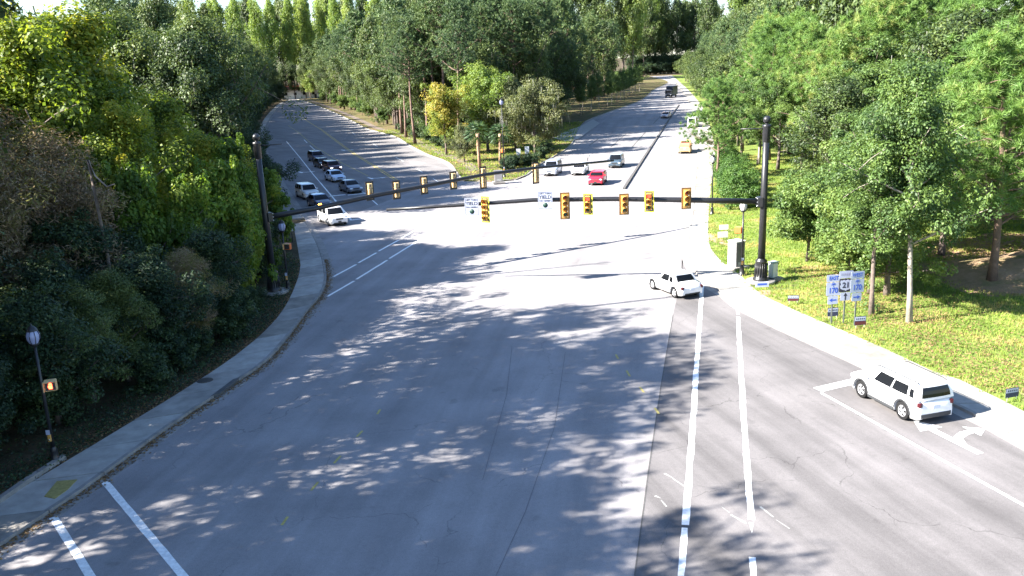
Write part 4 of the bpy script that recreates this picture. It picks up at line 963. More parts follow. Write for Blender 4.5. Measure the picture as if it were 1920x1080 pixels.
def skeleton(h, base_frac, spread, n_limb, limb_len, lean=0.0, curve=0.5, up=0.45, tr=0.25, forks=3, top_taper=0.5, seed=0, lobes=0):
    """tapered trunk with limbs; returns the wood MB and limb points"""
    r = random.Random(seed); b = MB(); lx, ly = r.uniform(-1, 1)*lean*h, r.uniform(-1, 1)*lean*h
    tp = []
    for k in range(8):
        t = k/7; tp.append(Vector((lx*t*t+0.02*h*math.sin(3*t+seed), ly*t*t+0.02*h*math.cos(2.3*t+seed), h*0.93*t)))
    b.tube(tp, [tr*(1.35 if k == 0 else 1)*(1-0.82*k/7)+0.02 for k in range(8)], 9)
    pts = []
    for i in range(n_limb):
        t = base_frac+(0.97-base_frac)*(i+r.random()*0.8)/n_limb; f = t*7; k = min(6, int(f)); p0 = tp[k].lerp(tp[k+1], f-k)
        a = i*2.399+r.uniform(-.5, .5); u = (t-base_frac)/(1-base_frac)
        prof = (math.sin(math.pi*(0.22+0.78*u)**0.8)*(1-top_taper*u)+0.25) if top_taper < 0.9 else (1-u*0.85)
        Ln = limb_len*prof*r.uniform(0.7, 1.2)
        if lobes: Ln *= 1+0.35*math.sin(lobes*a+seed)
        d = Vector((math.cos(a), math.sin(a), up*r.uniform(.3, 1.5)+0.4*u)).normalized(); P = [p0]
        for s in range(4):
            d = (d+Vector((r.uniform(-1, 1), r.uniform(-1, 1), r.uniform(-.3, 1)*curve))*0.28).normalized(); P.append(P[-1]+d*Ln/4)
        b.tube(P, [tr*0.36*(1-u*.6)*(1-0.8*j/4)+0.012 for j in range(5)], 5, cap=False); pts.append((P[4], u)); pts.append((P[3], u)); pts.append((P[2], u))
        for s in range(forks):
            q = P[1+s % 3+0]; q2 = q+Vector((r.uniform(-1, 1), r.uniform(-1, 1), r.uniform(-.3, .9))).normalized()*Ln*r.uniform(.3, .5)
            b.tube([q, q.lerp(q2, .5)+Vector((0, 0, .1)), q2], [tr*0.16, tr*.1, 0.01], 4, cap=False); pts.append((q2, u))
    pts.append((tp[-1], 1.0)); pts.append((tp[-1]+Vector((0, 0, h*0.05)), 1.0)); return b, pts

ORD = 'first second third fourth fifth sixth seventh eighth ninth tenth eleventh twelfth thirteenth fourteenth fifteenth sixteenth seventeenth eighteenth nineteenth twentieth'.split()
PROTO = {}
def reg(name, wood, woodm, V, Fq, tint, leafm, extra=None):
    PROTO[name] = (wood.mesh(name+'_wood', woodm) if wood else None, np_mesh(name+'_crown', V, Fq, tint, leafm), extra)
def moss_mesh(C, n, ln, name):
    idx = R.integers(0, len(C), n); P = C[idx]+R.normal(size=(n, 3))*0.45; L_ = ln*R.uniform(.25, 1.0, n); a = R.uniform(0, 6.28, n)
    w = 0.03*R.uniform(.6, 1.6, n); dx = np.stack([np.cos(a)*w, np.sin(a)*w, np.zeros(n)], 1); dn = np.stack([R.normal(size=n)*.05, R.normal(size=n)*.05, -L_], 1)
    V = np.stack([P-dx, P+dx, P+dn*.6+dx*.8, P+dn], 1).reshape(-1, 3)
    return np_mesh(name, V, np.arange(n*4).reshape(n, 4), np.repeat(R.random(n), 4), L_MOSS)
def broad(name, h, leafm, woodm, seed, limb=4.8, base=0.28, n_limb=22, per=240, size=0.19, rad=(0.7, 1.5), moss=0, tr=0.28, lean=0.03, up=0.45, taper=0.5, aspect=0.6, flat=0.75, extra_low=0, lobes=3, thin=0.12):
    wood, pts = skeleton(h, base, 1, n_limb, limb, lean=lean, seed=seed, tr=tr, up=up, top_taper=taper, lobes=lobes)
    C = np.array([tuple(p[0]) for p in pts]); C = np.concatenate([C, C+R.normal(size=C.shape)*0.5])
    keep = R.random(len(C)) > thin; C = C[keep]; rad_ = R.uniform(rad[0], rad[1], len(C))
    V, Fq, t = clump_leaves(C, rad_, per, size, aspect, flat=flat)
    reg(name, wood, woodm, V, Fq, t, leafm, moss_mesh(C, moss, 1.4, name+'_moss') if moss else None)
def pine(name, h, leafm, seed, base=0.5, n_limb=26, limb=3.2, tr=0.24, needle=0.34, per=26, tuftn=7, spread=0.55, wood_m=None, wid=0.03, taper=0.5):
    wood, pts = skeleton(h, base, 1, n_limb, limb, lean=0.015, seed=seed, tr=tr, up=0.25, forks=3, top_taper=taper)
    C0 = np.array([tuple(p[0]) for p in pts]); C = np.repeat(C0, tuftn, 0); C = C+R.normal(size=C.shape)*spread*np.array([1, 1, .55]); m = len(C)
    ax_ = unit(R.normal(size=(m, 3))*0.8+np.array([0, 0, .9])); idx = np.repeat(np.arange(m), per); n = len(idx)
    d = unit(ax_[idx]*0.55+R.normal(size=(n, 3))*0.75); L_ = (needle*R.uniform(.7, 1.2, n))[:, None]
    s = unit(np.cross(d, R.normal(size=(n, 3))))*wid; P = C[idx]+R.normal(size=(n, 3))*0.06
    V = np.stack([P-s, P+s, P+d*L_], 1).reshape(-1, 3)
    t = np.clip(R.uniform(.2, .8, m)[idx]+R.normal(size=n)*.12, 0, 1); reg(name, wood, wood_m or M_BARKP, V, np.arange(n*3).reshape(n, 3), np.repeat(t, 3), leafm)
# broadleaf kinds
for k in range(3): broad('oak%d' % k, 15, L_OAK, M_BARK, 20+k, limb=5.2, base=.22, n_limb=24, per=150, size=0.24, moss=500, rad=(.8, 1.7))
for k in range(2): broad('airyoak%d' % k, 15, L_OAK, M_BARK, 26+k, limb=5.6, base=.30, n_limb=26, per=44, size=0.24, moss=100, rad=(.4, .9), thin=.34, flat=.6)
for k in range(3): broad('roadoak%d' % k, 12, L_OAK2, M_BARK, 30+k, limb=4.3, base=.2, n_limb=22, per=300, size=0.17, rad=(.5, 1.1), tr=.2, thin=.5, flat=.6)
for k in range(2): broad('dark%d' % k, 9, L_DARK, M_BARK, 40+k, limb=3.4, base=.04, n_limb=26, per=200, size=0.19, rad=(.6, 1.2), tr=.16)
for k in range(2): broad('vine%d' % k, 10, L_VINE, M_DRYW, 50+k, limb=2.6, base=.03, n_limb=30, per=200, size=0.155, rad=(.4, 1.0), thin=.28, tr=.15, taper=.3, aspect=.8, flat=1.0)
broad('kudzu', 6, L_KUDZU, M_DRYW, 57, limb=1.9, base=.02, n_limb=20, per=110, size=0.17, rad=(.25, .6), thin=.3, tr=.08, aspect=.9, flat=1.2)
for k in range(2): broad('twig%d' % k, 11, L_TWIG, M_DRYW, 60+k, limb=3.2, base=.1, n_limb=34, per=150, size=0.26, rad=(.6, 1.3), tr=.15, aspect=.16)
broad('yellow', 6.5, L_YEL, M_BARK, 70, limb=2.6, base=.22, n_limb=20, per=120, size=0.17, rad=(.4, .8), tr=.1, up=1.1, aspect=.6)
broad('lime', 8, L_LIME, M_BARK, 71, limb=3.0, base=.2, n_limb=22, per=150, size=0.18, rad=(.5, .95), tr=.13, up=1.0)
for k in range(2): broad('olive%d' % k, 7.5, L_OLIVE, M_BARK, 73+k, limb=3.2, base=.15, n_limb=22, per=150, size=0.18, rad=(.5, 1.0), tr=.13, moss=700)
for k in range(2): broad('shrub%d' % k, 1.8, L_DARK, M_BARK, 80+k, limb=1.1, base=.02, n_limb=10, per=90, size=0.13, rad=(.25, .5), tr=.04)
broad('greenshrub', 1.8, L_HEDGE, M_BARK, 84, limb=1.0, base=.02, n_limb=10, per=110, size=0.12, rad=(.25, .5), tr=.04)
for k in range(2): broad('sparse%d' % k, 13, L_OAK2, M_BARKW, 90+k, limb=3.4, base=.32, n_limb=22, per=150, size=0.17, rad=(.5, 1.0), tr=.16, thin=.2)
for k in range(2): broad('small%d' % k, 6, L_OAK2, M_BARK, 94+k, limb=2.6, base=.2, n_limb=20, per=170, size=0.16, rad=(.4, .85), tr=.1)
# far, cheap
for k in range(2): broad('farbroad%d' % k, 17, L_OAK, M_BARK, 100+k, limb=5.5, base=.2, n_limb=20, per=60, size=0.42, rad=(1.0, 2.0), moss=260)
broad('farlight', 17, L_LIME, M_BARK, 104, limb=5.0, base=.25, n_limb=20, per=60, size=0.40, rad=(.9, 1.8))
for k in range(3): pine('pine%d' % k, 24, L_PINE, 110+k, base=.52, n_limb=26, limb=4.0, per=22, tuftn=7, spread=.75, needle=.42, wid=.04)
for k in range(2): pine('greenpine%d' % k, 16, L_PINE2, 120+k, base=.25, n_limb=36, limb=4.4, per=64, tuftn=4, spread=.75, needle=.46, wid=.02, tr=.2)
for k in range(2): pine('farpine%d' % k, 25, L_PINE, 130+k, base=.48, n_limb=22, limb=3.6, per=16, tuftn=4, spread=.8, needle=.7, wid=.08)
# palm
def palm():
    b = MB(); b.tube([(0, 0, 0), (.06, 0, 1.5), (.1, .03, 3.0), (.1, .05, 3.7)], [.2, .16, .16, .2], 10)
    V = []; Q = []; t = []
    for k in range(34):
        a = k*2.399; el = math.radians(75-115*k/34); d = Vector((math.cos(a)*math.cos(el), math.sin(a)*math.cos(el), math.sin(el))); side_ = Vector((-math.sin(a), math.cos(a), 0))
        p0 = Vector((.1, .05, 3.8)); pm = p0+d*0.75
        for f in range(11):
            g_ = (f-5)/5; dd = (d+side_*g_*0.9+Vector((0, 0, -.25*abs(g_)))).normalized(); tip = pm+dd*0.85+Vector((0, 0, -.25)); wv_ = side_.cross(dd).normalized()*0.03+side_*0.02
            n = len(V); V += [tuple(pm-wv_), tuple(pm+wv_), tuple(pm.lerp(tip, .6)+wv_), tuple(tip)]; Q.append((n, n+1, n+2, n+3)); t += [R.random()]*4
    reg('palm', b, mat('palm_bark', (0.32, 0.20, 0.13), 0.95, noise=0.35, nscale=5, bump=.8, bscale=10), np.array(V), np.array(Q), np.array(t), L_PALM)
palm()

def plant(kind, x, y, s, label, group=None, cat='tree', name=None, sz=None, rz=None, z=0.1, crown_mat=None):
    wood, crown, moss = PROTO[kind]
    nm = name or {'oak': 'oak_tree', 'airyo': 'oak_tree', 'roado': 'oak_tree', 'dark': 'evergreen_tree', 'vine': 'vine_covered_tree', 'kudzu': 'climbing_vine', 'twig': 'bare_twiggy_tree', 'yello': 'autumn_tree', 'lime': 'young_tree', 'olive': 'mossy_tree', 'shrub': 'shrub', 'green': 'shrub', 'spars': 'slender_tree', 'small': 'young_tree', 'farbr': 'broadleaf_tree', 'farli': 'broadleaf_tree', 'pine': 'pine_tree', 'farpi': 'pine_tree', 'palm': 'palm_tree'}[kind[:5].rstrip('0123456789')]
    if kind.startswith('greenpine'): nm = 'pine_tree'
    r = thing(nm, label, cat, (x, y, z), rnd.uniform(0, 6.28) if rz is None else rz, group); sz = sz or s
    if crown_mat is not None:
        wood = wood.copy(); wood.materials[0] = crown_mat
    for part, me in (('trunk', wood), ('crown', crown), ('hanging_moss', moss)):
        if me is None: continue
        if cat in ('shrub', 'vine', 'hedge'): part = {'trunk': 'stem', 'crown': 'foliage'}.get(part, part)
        o = link(part, me, r); o.scale = (s, s, sz)
        if part == 'hanging_moss': o['kind'] = 'stuff'
    return r
def pick(base, n): return base+str(rnd.randrange(n)) if n > 1 else base

def edge_x(pl, y):
    for i in range(len(pl)-1):
        a, b_ = pl[i], pl[i+1]
        if min(a.y, b_.y) <= y <= max(a.y, b_.y) and a.y != b_.y: return a.x+(b_.x-a.x)*(y-a.y)/(b_.y-a.y)
    return pl[0].x if abs(y-pl[0].y) < abs(y-pl[-1].y) else pl[-1].x
lol_m = lo[:-1]+offset(lk_f, 1.6)
# --- left wood, lower storey: dense dark evergreens and vines along the pavement
GL = 'dark evergreen trees in the left roadside wood'
y = 6.0
while y < 66:
    ex = edge_x(lol_m, max(y, -38)); x = ex-2.9-rnd.uniform(0, 1.4)
    k = rnd.random()
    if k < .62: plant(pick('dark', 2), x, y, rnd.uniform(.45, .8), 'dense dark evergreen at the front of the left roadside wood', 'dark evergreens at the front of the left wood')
    elif k < .82: plant(pick('oak', 3), x-.5, y, rnd.uniform(.32, .42), 'low mossy oak at the front of the left wood', 'low mossy oaks at the front of the left wood')
    else: plant(pick('twig', 2), x, y, rnd.uniform(.4, .55), 'brown twiggy bush at the front of the left wood', 'twiggy bushes at the front of the left wood')
    if rnd.random() < .6: plant(pick('shrub', 2), x+1.6, y+1.2, rnd.uniform(.6, 1.0), 'small dark shrub between the left pavement and the wood', 'small shrubs along the left pavement', cat='shrub')
    y += rnd.uniform(2.4, 3.4)
for row, (dx, st_, s0, s1) in enumerate([(7.5, 4.0, .65, .85), (12.5, 4.5, .75, 1.0)]):
    y = -8+row
    while y < 52:
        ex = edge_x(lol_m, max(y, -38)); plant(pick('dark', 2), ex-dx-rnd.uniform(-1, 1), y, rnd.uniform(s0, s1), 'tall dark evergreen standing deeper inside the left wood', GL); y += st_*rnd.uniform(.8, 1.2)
# tall pines and oaks that shade the junction
TALL = [(-27,-8,21),(-28,7,22),(-25,14,21.5),(-28,21,22),(-26,27,22),(-25.5,32,24),(-28.5,36,25.5),(-31,41,25.5),(-33,29,24),(-35,15,23),(-34,3,22),(-25,1,20.5),(-43,24,23),(-42,10,23),(-32,-14,21),(-27.5,17,22.5),(-26.5,10,22),(-29.5,12,22),(-25.5,22,21),(-33,21,24),(-31,33,25)]
for i, (x, y, h) in enumerate(TALL):
    if i % 5 == 3: plant(pick('pine', 3), x, y, h/24, 'tall pine rising through the left wood above the frame', 'tall pines in the left wood')
    else: plant(pick('airyoak', 2), x, y, h/15*0.85, 'tall oak high above the left wood shading the junction', 'tall oaks in the left wood', sz=h/15)
for (x, y, h) in [(-41,46,16),(-43,54,17),(-47,62,17),(-41,38,16),(-48,48,18),(-36,60,16.5),(-39,68,16.5),(-34,74,16),(-52,56,19),(-54,70,20),(-45,76,18)]:
    plant(pick('oak', 3), x, y, h/15*.9, 'dark oak in the second row of the left wood', 'dark oaks in the second row of the left wood', sz=h/15)
# added unseen trunks, put in for the long thin shadows across the junction
def add_shadow_trunk(x, y, h, label):
    r = thing('shadow_trunk', label, 'dead tree', (x, y, 0.1)); b = MB(); b.tube([(0, 0, 0), (.1, .1, h*.4), (0, .15, h*.75), (.15, .1, h)], [.24, .19, .14, .05], 10)
    b.build('trunk', M_BARKP, r)
    q = random.Random(int(h*10))
    for k in range(26):
        a = q.uniform(0, 6.28); z = h*q.uniform(.3, .95); l = q.uniform(.5, 2.2)
        MB().tube([(.05, .1, z), (.05+l*.5*math.cos(a), .1+l*.5*math.sin(a), z+.1), (l*math.cos(a), l*math.sin(a), z+.5)], [.05, .035, .01], 5).build('dead_branch', M_DRYW, r)
add_shadow_trunk(-28.2, 44.0, 32, 'added tall bare trunk casting a shadow from beyond the left edge')
add_shadow_trunk(-38.0, 52.6, 34, 'second added bare trunk casting a shadow from deeper beyond the left edge')
# sunlit vine wall in the middle of the left side
VN = 'sunlit yellow green vine covered trees left of the mast pole'
for (a, b, h, k) in [(455,520,9,'vine0'),(395,540,10,'vine1'),(340,560,11,'vine0'),(290,600,12,'vine1'),(240,640,11,'vine0'),(425,500,8,'vine1')]:
    p = at(a, b-40); p = p.normalized()*1.0 if False else p; plant(k, p.x, p.y, h/10*0.95, 'vine smothered tree in sun left of the shaded mast pole', VN, sz=h/10)
for (x, y, h, k) in [(-21.5,62,10.5,'vine0'),(-24,57,12.5,'vine1'),(-26.5,61,14,'vine0'),(-22.5,69,9,'vine1'),(-29,56,17.5,'vine1'),(-30,64,19,'vine0'),(-26,68,13,'vine0'),(-33,60,19,'vine1')]:
    plant(k, x, y, h/10*.9, 'vine smothered tree in sun left of the shaded mast pole', VN, sz=h/10)
for (x, y, h, s, lab) in [(-18.4,58,9,1.0,'bright green vine climbing right beside the left mast pole'), (-19.9,54.5,8.5,.95,'bright green vine a little left of the left mast pole'), (-21.8,52,9.5,.95,'bright green vine high in the left thicket beside the twiggy trees'), (-19.0,62.5,10,.95,'bright green vine behind the left mast pole')]:
    plant('kudzu', x, y, s, lab, cat='vine', sz=h/6)
broad('bright', 6, L_KUDZU, M_BARK, 98, limb=2.2, base=.15, n_limb=20, per=90, size=0.24, rad=(.35, .7), tr=.08, aspect=.8)
plant('bright', -19.7, 74.0, .66, 'bright leafy sapling right of the left mast pole beside the left road', cat='tree', sz=1.0, name='young_tree')
# brown twiggy thicket
for (x, y, h) in [(-27,45,13),(-29.5,49,15),(-32,53,15.5),(-25.5,49.5,12)]:
    plant(pick('twig', 2), x, y, h/11*.95, 'brown twiggy half bare tree in the upper left thicket', 'brown twiggy trees in the upper left thicket', sz=h/11)
# left side of the left road
y = 72.0; GLR = 'dark trees lining the left side of the left road'
while y < 430:
    ex = edge_x(lol_m, y); st_ = 4.2+y*0.018; tall = y > 88
    plant(pick('dark', 2), ex-3.2-rnd.uniform(0, 1), y, rnd.uniform(.75, .95)*(1 if y > 92 else .5), 'dark evergreen along the left side of the left road', GLR)
    if y > 84:
        plant(pick('oak', 3), ex-7.5-rnd.uniform(0, 1.5), y+2, rnd.uniform(.95, 1.15), 'tall oak overhanging the left side of the left road', 'tall oaks overhanging the left road', sz=rnd.uniform(1.3, 1.6)*(.9 if y < 155 else 1))
    if y > 92:
        plant(pick('oak', 3), ex-14-rnd.uniform(0, 2), y, rnd.uniform(1.05, 1.2), 'tall oak in the second row left of the left road', 'second row of tall oaks left of the left road', sz=rnd.uniform(1.6, 1.85)*(.75 if y < 155 else 1))
        plant(pick('farpine', 2), ex-21-rnd.uniform(0, 3), y, rnd.uniform(1.0, 1.15)*(.8 if y < 155 else 1.1), 'tall pine behind the oaks left of the left road', 'tall pines left of the left road')
    y += st_*rnd.uniform(.9, 1.25)
for (x, y) in [(-42,62),(-46,72),(-40,80),(-52,66),(-50,84),(-58,76),(-44,92)]:
    plant(pick('farbroad', 2), x, y, .85, 'oak in the second row behind the sunlit vine thicket', 'oaks behind the sunlit vine thicket', sz=.9)
# --- wedge between the two roads
il_m = offset(il, 0.1); ir_m = ir[::-1]
def wedge_bounds(y): return edge_x(ir_m, y)+1.5, edge_x(il_m, y)-1.5
GW = 'pines in the wood between the two roads'
y = 150.0
while y < 470:
    xl, xr = wedge_bounds(y); w = xr-xl; n = max(2, int(w/(5.2+y*0.014)))
    for k in range(n):
        x = xl+4+(w-6)*(k+rnd.random())/n
        inner = 4 < (x-xl) and (xr-x) > 5
        if y < 172 and not (x-xl < 9): continue
        if y > 235 and xr-x < 15: continue
        kd = rnd.random()
        if kd < .62: plant(pick('farpine', 2) if y > 200 else pick('pine', 3), x, y, rnd.uniform(1.1, 1.35), 'tall bare stemmed pine between the two roads', GW)
        elif kd < .93: plant(pick('farbroad', 2) if y > 200 else pick('oak', 3), x, y, rnd.uniform(.75, 1.0), 'dark mossy oak between the two roads', 'mossy oaks between the two roads', sz=rnd.uniform(1.35, 1.7))
        else: plant('farlight', x, y, rnd.uniform(.6, .8), 'light green broadleaf tree among dark pines between the roads', 'light green trees between the roads')
    y += 6+y*0.022
yy = 156.0
while yy < 420:
    xx = edge_x(ir_m, yy); k = rnd.random()
    plant(pick('oak', 3) if k < .6 else pick('pine', 3), xx+4.5+rnd.uniform(0, 8), yy+rnd.uniform(-2, 2), rnd.uniform(.7, 1.15), 'tree at the wood edge right of the left road', 'trees at the wood edge right of the left road', sz=rnd.uniform(1.15, 1.35) if k < .6 else 1.1)
    plant(pick('dark', 2), xx+10+rnd.uniform(0, 4), yy+2, rnd.uniform(.5, .7), 'dark understorey bush in the wood right of the left road', 'dark understorey in the wood right of the left road', cat='shrub')
    if rnd.random() < .35: plant('small%d' % rnd.randrange(2), xx+4+rnd.uniform(0, 3), yy+3, rnd.uniform(.6, 1.0), 'low leafy tree under the pines right of the left road', 'low leafy trees under the pines right of the left road')
    yy += 5.0+yy*.012+rnd.uniform(-1.5, 2)
yy = 200.0
while yy < 232:
    xx = edge_x(il_m, yy); plant(pick('oak', 3), xx-9-rnd.uniform(0, 3), yy, rnd.uniform(.85, 1.05), 'mossy oak at the wood edge left of the right road', 'mossy oaks at the wood edge left of the right road', sz=rnd.uniform(1.2, 1.5)); yy += 8+yy*.01
for (x, y, s, k) in [(-17,170,1.0,'pine0'),(-15.5,176,1.05,'pine1'),(-13,180,1.1,'pine2'),(-20,186,1.05,'pine0'),(-22,196,1.1,'pine1'),(8,196,1.15,'oak0'),(10.5,204,1.1,'oak1'),(13,214,1.15,'oak2'),(5,192,1.1,'oak1'),(-1,190,1.2,'oak2'),(-6,196,1.2,'oak0'),(3,210,1.3,'oak0'),(-10,205,1.2,'oak1')]:
    plant(k, x, y, s, 'big pine with dark trunk at the near tip of the wooded wedge' if k.startswith('p') else 'big dark mossy oak behind the island trees', 'big pines at the near tip of the wedge' if k.startswith('p') else 'big mossy oaks behind the island trees', sz=s*(1.0 if k.startswith('p') else 1.25))
def bp(a, b): p = at(a, b); return p.x, p.y
# island trees
x, y = bp(835, 292); plant('yellow', x, y, 1.5, 'small tree turning yellow and orange at left of the island', sz=1.65)
x, y = bp(870, 305); plant('olive0', x, y, .62, 'low mossy tree with faded orange leaves between yellow tree and palms', sz=.7, crown_mat=None)
x, y = bp(915, 285); plant('lime', x, y, 1.5, 'fresh green tree standing tallest on the island', sz=1.65)
x, y = bp(965, 283); plant('olive1', x, y, 1.4, 'olive green mossy tree behind the island lamp post', sz=1.55)
x, y = bp(1005, 290); plant('olive0', x, y, 1.35, 'olive green mossy tree at the right end of the island group', sz=1.45)
x, y = bp(900, 318); plant('palm', x, y, 1.35, 'cabbage palm with tan trunk left of the island lamp post', cat='palm')
x, y = bp(938, 310); plant('palm', x, y, 1.2, 'cabbage palm close behind the island lamp post', cat='palm')
x, y = bp(877, 338); 
for i, (a, b) in enumerate([(955,318),(968,314),(985,312),(996,312),(948,325),(1015,300),(1028,290)]):
    x, y = bp(a, b); plant(pick('shrub', 2), x, y, .8, 'low dark shrub around the pale island sign backs', 'low shrubs on the island tip', cat='shrub')
for i, (a, b) in enumerate([(780,262),(800,268),(822,278),(760,250),(845,285)]):
    x, y = bp(a, b); plant(pick('shrub', 2), x, y+3, 1.3, 'dark shrub at the wood edge left of the yellow tree', 'dark shrubs left of the yellow tree', cat='shrub')
# --- far closing woods
GF = 'trees closing the far end of the roads'
for i in range(46):
    x = -190+i*7.6+rnd.uniform(-2, 2); y = 520+rnd.uniform(0, 40)+abs(x-20)*0.1
    if 80 < x < 118: y += 110
    plant(pick('farbroad', 2) if rnd.random() < .8 else 'farlight', x, y, 1.6, 'tree in the far wood where both roads end', GF, sz=3.3)
for i, (x, y) in enumerate([(-128,470),(-120,462),(-112,470),(-104,478),(-96,485),(-86,470),(-78,455),(-136,455)]):
    plant('farlight', x, y+18, 1.2, 'light green tree in sun at the far end of the left road', 'sunlit trees at the end of the left road', sz=2.9)
for i in range(16): plant('dark%d' % (i % 2), 92+i*4.5, 640+rnd.uniform(0, 6), 1.6, 'dark bush closing the far end of the right road', 'dark bushes closing the right road', sz=1.4, cat='shrub')
for i in range(9):
    plant('farbroad%d' % (i % 2), 96+i*7+rnd.uniform(-1, 1), 655+rnd.uniform(0, 15), 1.6, 'tree closing the far end of the right road', 'trees closing the far end of the right road', sz=3.0)
# --- right side
GR = 'broadleaf trees along the right side of the right road'
rof = offset(rk_f, -2.6)
y = 118.0
while y < 470:
    ex = edge_x(rof, y); st_ = 4.8+y*.02
    far = y > 170
    plant(pick('farbroad', 2) if far else pick('roadoak', 3), ex+3.5+rnd.uniform(0, 2), y, rnd.uniform(.8, 1.0) if far else rnd.uniform(.85, 1.05), 'leafy sunlit tree beside the right road', GR, sz=rnd.uniform(.7, .9) if far else None)
    plant(pick('greenpine', 2) if not far else pick('farpine', 2), ex+10+rnd.uniform(0, 3), y+2, rnd.uniform(1.1, 1.35) if not far else rnd.uniform(.8, 1.05), 'green pine behind the sunlit trees of the right road', 'green pines right of the right road')
    plant(pick('farbroad', 2), ex+19+rnd.uniform(0, 4), y, 1.15, 'oak in the third row right of the right road', 'oaks in the third row right of the right road', sz=1.75)
    y += st_*rnd.uniform(.9, 1.3)
# branchy pine reaching over the far pavement
x, y = 25.9, 108; plant('greenpine0', x-.8, y-1, .76, 'pine whose lower branches reach over the right pavement')
x, y = 33.5, 118; plant('sparse0', x, y, .75, 'slender dark stemmed tree by the hedge right of the road')
x, y = 34, 112; plant('roadoak1', x, y, .95, 'broad oak behind the hedge with dark gap below')
# hedge along the verge
for i in range(11):
    a, b = 1352+3.2*i, 296+9.5*i
    x, y = bp(a+4, b); plant('greenshrub', x, y, 1.15+.02*i, 'clipped green bush of the hedge row behind the right pavement', 'hedge bushes behind the right pavement', cat='hedge')
# middle right grove
grove = [(26.5,63,.80,'roadoak0'),(29,68,.95,'roadoak1'),(28,75,.95,'roadoak2'),(33,72,1.1,'roadoak0'),(32,80,1.1,'roadoak1'),(37,78,1.25,'roadoak2'),(36,84,1.1,'roadoak0'),(36,90,1.3,'roadoak1'),(42,86,1.35,'roadoak2'),(39,100,1.2,'roadoak2'),(40,102,1.4,'roadoak1'),(47,98,1.4,'roadoak2'),(44,112,1.4,'roadoak0'),(52,110,1.5,'roadoak1'),(50,88,1.4,'roadoak2'),(46,76,1.3,'roadoak0')]
for (x, y, s, k) in grove: plant(k if k != 'roadoak2' else 'oak1', x, y, s*(1 if k != 'roadoak2' else .85), 'leafy oak in the sunlit grove on the right grass', 'leafy oaks in the right grove')
for (x, y, s, k) in [(38,92,1.25,'greenpine0'),(37,112,1.15,'greenpine1'),(42,96,1.3,'greenpine1'),(36,122,1.2,'greenpine0'),(34,90,1.1,'greenpine1'),(48,92,1.4,'greenpine0')]: plant(k, x, y, s, 'bright pine rising behind the right grove', 'bright pines behind the right grove')
for (x, y) in [(58,84),(60,96),(64,74),(56,120),(66,108),(70,90),(56,70),(64,60),(58,52),(74,66),(60,132),(72,122),(80,84),(80,104),(70,48)]:
    plant(pick('oak', 3), x, y, 1.15, 'large shaded oak deep in the wood beyond the right grass', 'large oaks deep in the right wood', sz=1.75)
# near right trees
x, y = bp(1640, 593); plant('sparse1', x, y, .78, 'slim leaning tree just right of the route markers', sz=.82, crown_mat=M_BARK)  # darker bark stands in for the foliage's shade on this trunk
x, y = bp(1699, 607); plant('sparse0', x, y, .85, 'tall pale barked tree on the grass right of the route markers', sz=1.08)
x, y = bp(1668, 556); plant('roadoak2', x, y, .78, 'twin dark stemmed oak behind the slim leaning tree', sz=.95)
x, y = bp(1655, 560); plant('small1', x-.6, y+.8, 1.05, 'bushy low oak reaching over the grass behind the route markers', sz=1.0)
plant('small0', 22.5, 57.5, 1.15, 'rounded leafy oak right of the big mast pole', sz=1.15)
plant('small1', 21.3, 62, 1.0, 'low leafy oak close behind the big mast pole', sz=1.0)
plant('roadoak1', 31, 62, .95, 'spreading oak above the dirt bank at right', sz=1.1)
plant('greenpine1', 29.5, 53.5, 1.2, 'bushy bright green pine at the upper right edge', sz=1.0)
plant('greenpine0', 36.5, 60.0, 1.25, 'second bright pine behind the upper right pine', sz=1.0)
plant('roadoak0', 42, 54, 1.0, 'shaded oak over the dark hollow at right'); plant('roadoak2', 41, 64, 1.15, 'big oak behind the dark hollow at right')

# --- each of the smaller groups is told apart by its order from a landmark
def number(group, fmt, key):
    L = sorted([o for o in COL.objects if o.get('group') == group], key=key)
    for i, o in enumerate(L):
        if i < len(ORD): o['label'] = fmt % ORD[i]
dto = lambda p: (lambda o: math.hypot(o.location.x-p.x, o.location.y-p.y))
number('dark evergreens at the front of the left wood', 'dark evergreen at the wood front, %s nearest to the shaded left mast pole', dto(lb))
number('low mossy oaks at the front of the left wood', 'low mossy oak at the front of the left wood, %s nearest to the mast pole', dto(lb))
number('twiggy bushes at the front of the left wood', 'brown twiggy bush at the front of the left wood, %s nearest to the mast pole', dto(lb))
number('small shrubs along the left pavement', 'small dark shrub behind the left pavement, %s nearest to the mast pole', dto(lb))
number('sunlit yellow green vine covered trees left of the mast pole', 'sunlit vine smothered tree, %s nearest to the shaded left mast pole', dto(lb))
number('leafy oaks in the right grove', 'leafy oak of the sunlit grove, %s nearest to the right mast pole', dto(rb))
number('brown twiggy trees in the upper left thicket', 'brown half bare twiggy tree in the upper left thicket, %s from the mast pole', dto(lb))
number('hedge bushes behind the right pavement', 'green hedge bush behind the right pavement, %s nearest to the right mast pole', dto(rb))
number('low shrubs on the island tip', 'low dark shrub at the island tip, %s nearest to the pale sign backs', dto(at(980,308)))
number('dark shrubs left of the yellow tree', 'dark shrub at the wood edge, %s nearest to the yellow tree', dto(at(835,292)))
number('bright pines behind the right grove', 'bright pine behind the right grove, %s nearest to the right mast pole', dto(rb))
number('big pines at the near tip of the wedge', 'big dark trunked pine at the wedge tip, %s nearest to the yellow tree', dto(at(835,292)))
number('big mossy oaks behind the island trees', 'big mossy oak behind the island trees, %s nearest to the island lamp post', dto(at(946,332)))
number('dark oaks in the second row of the left wood', 'dark oak in the second row of the left wood, %s nearest to its mast pole', dto(lb))
number('large oaks deep in the right wood', 'large shaded oak deep in the right wood, %s nearest to the mast pole', dto(rb))
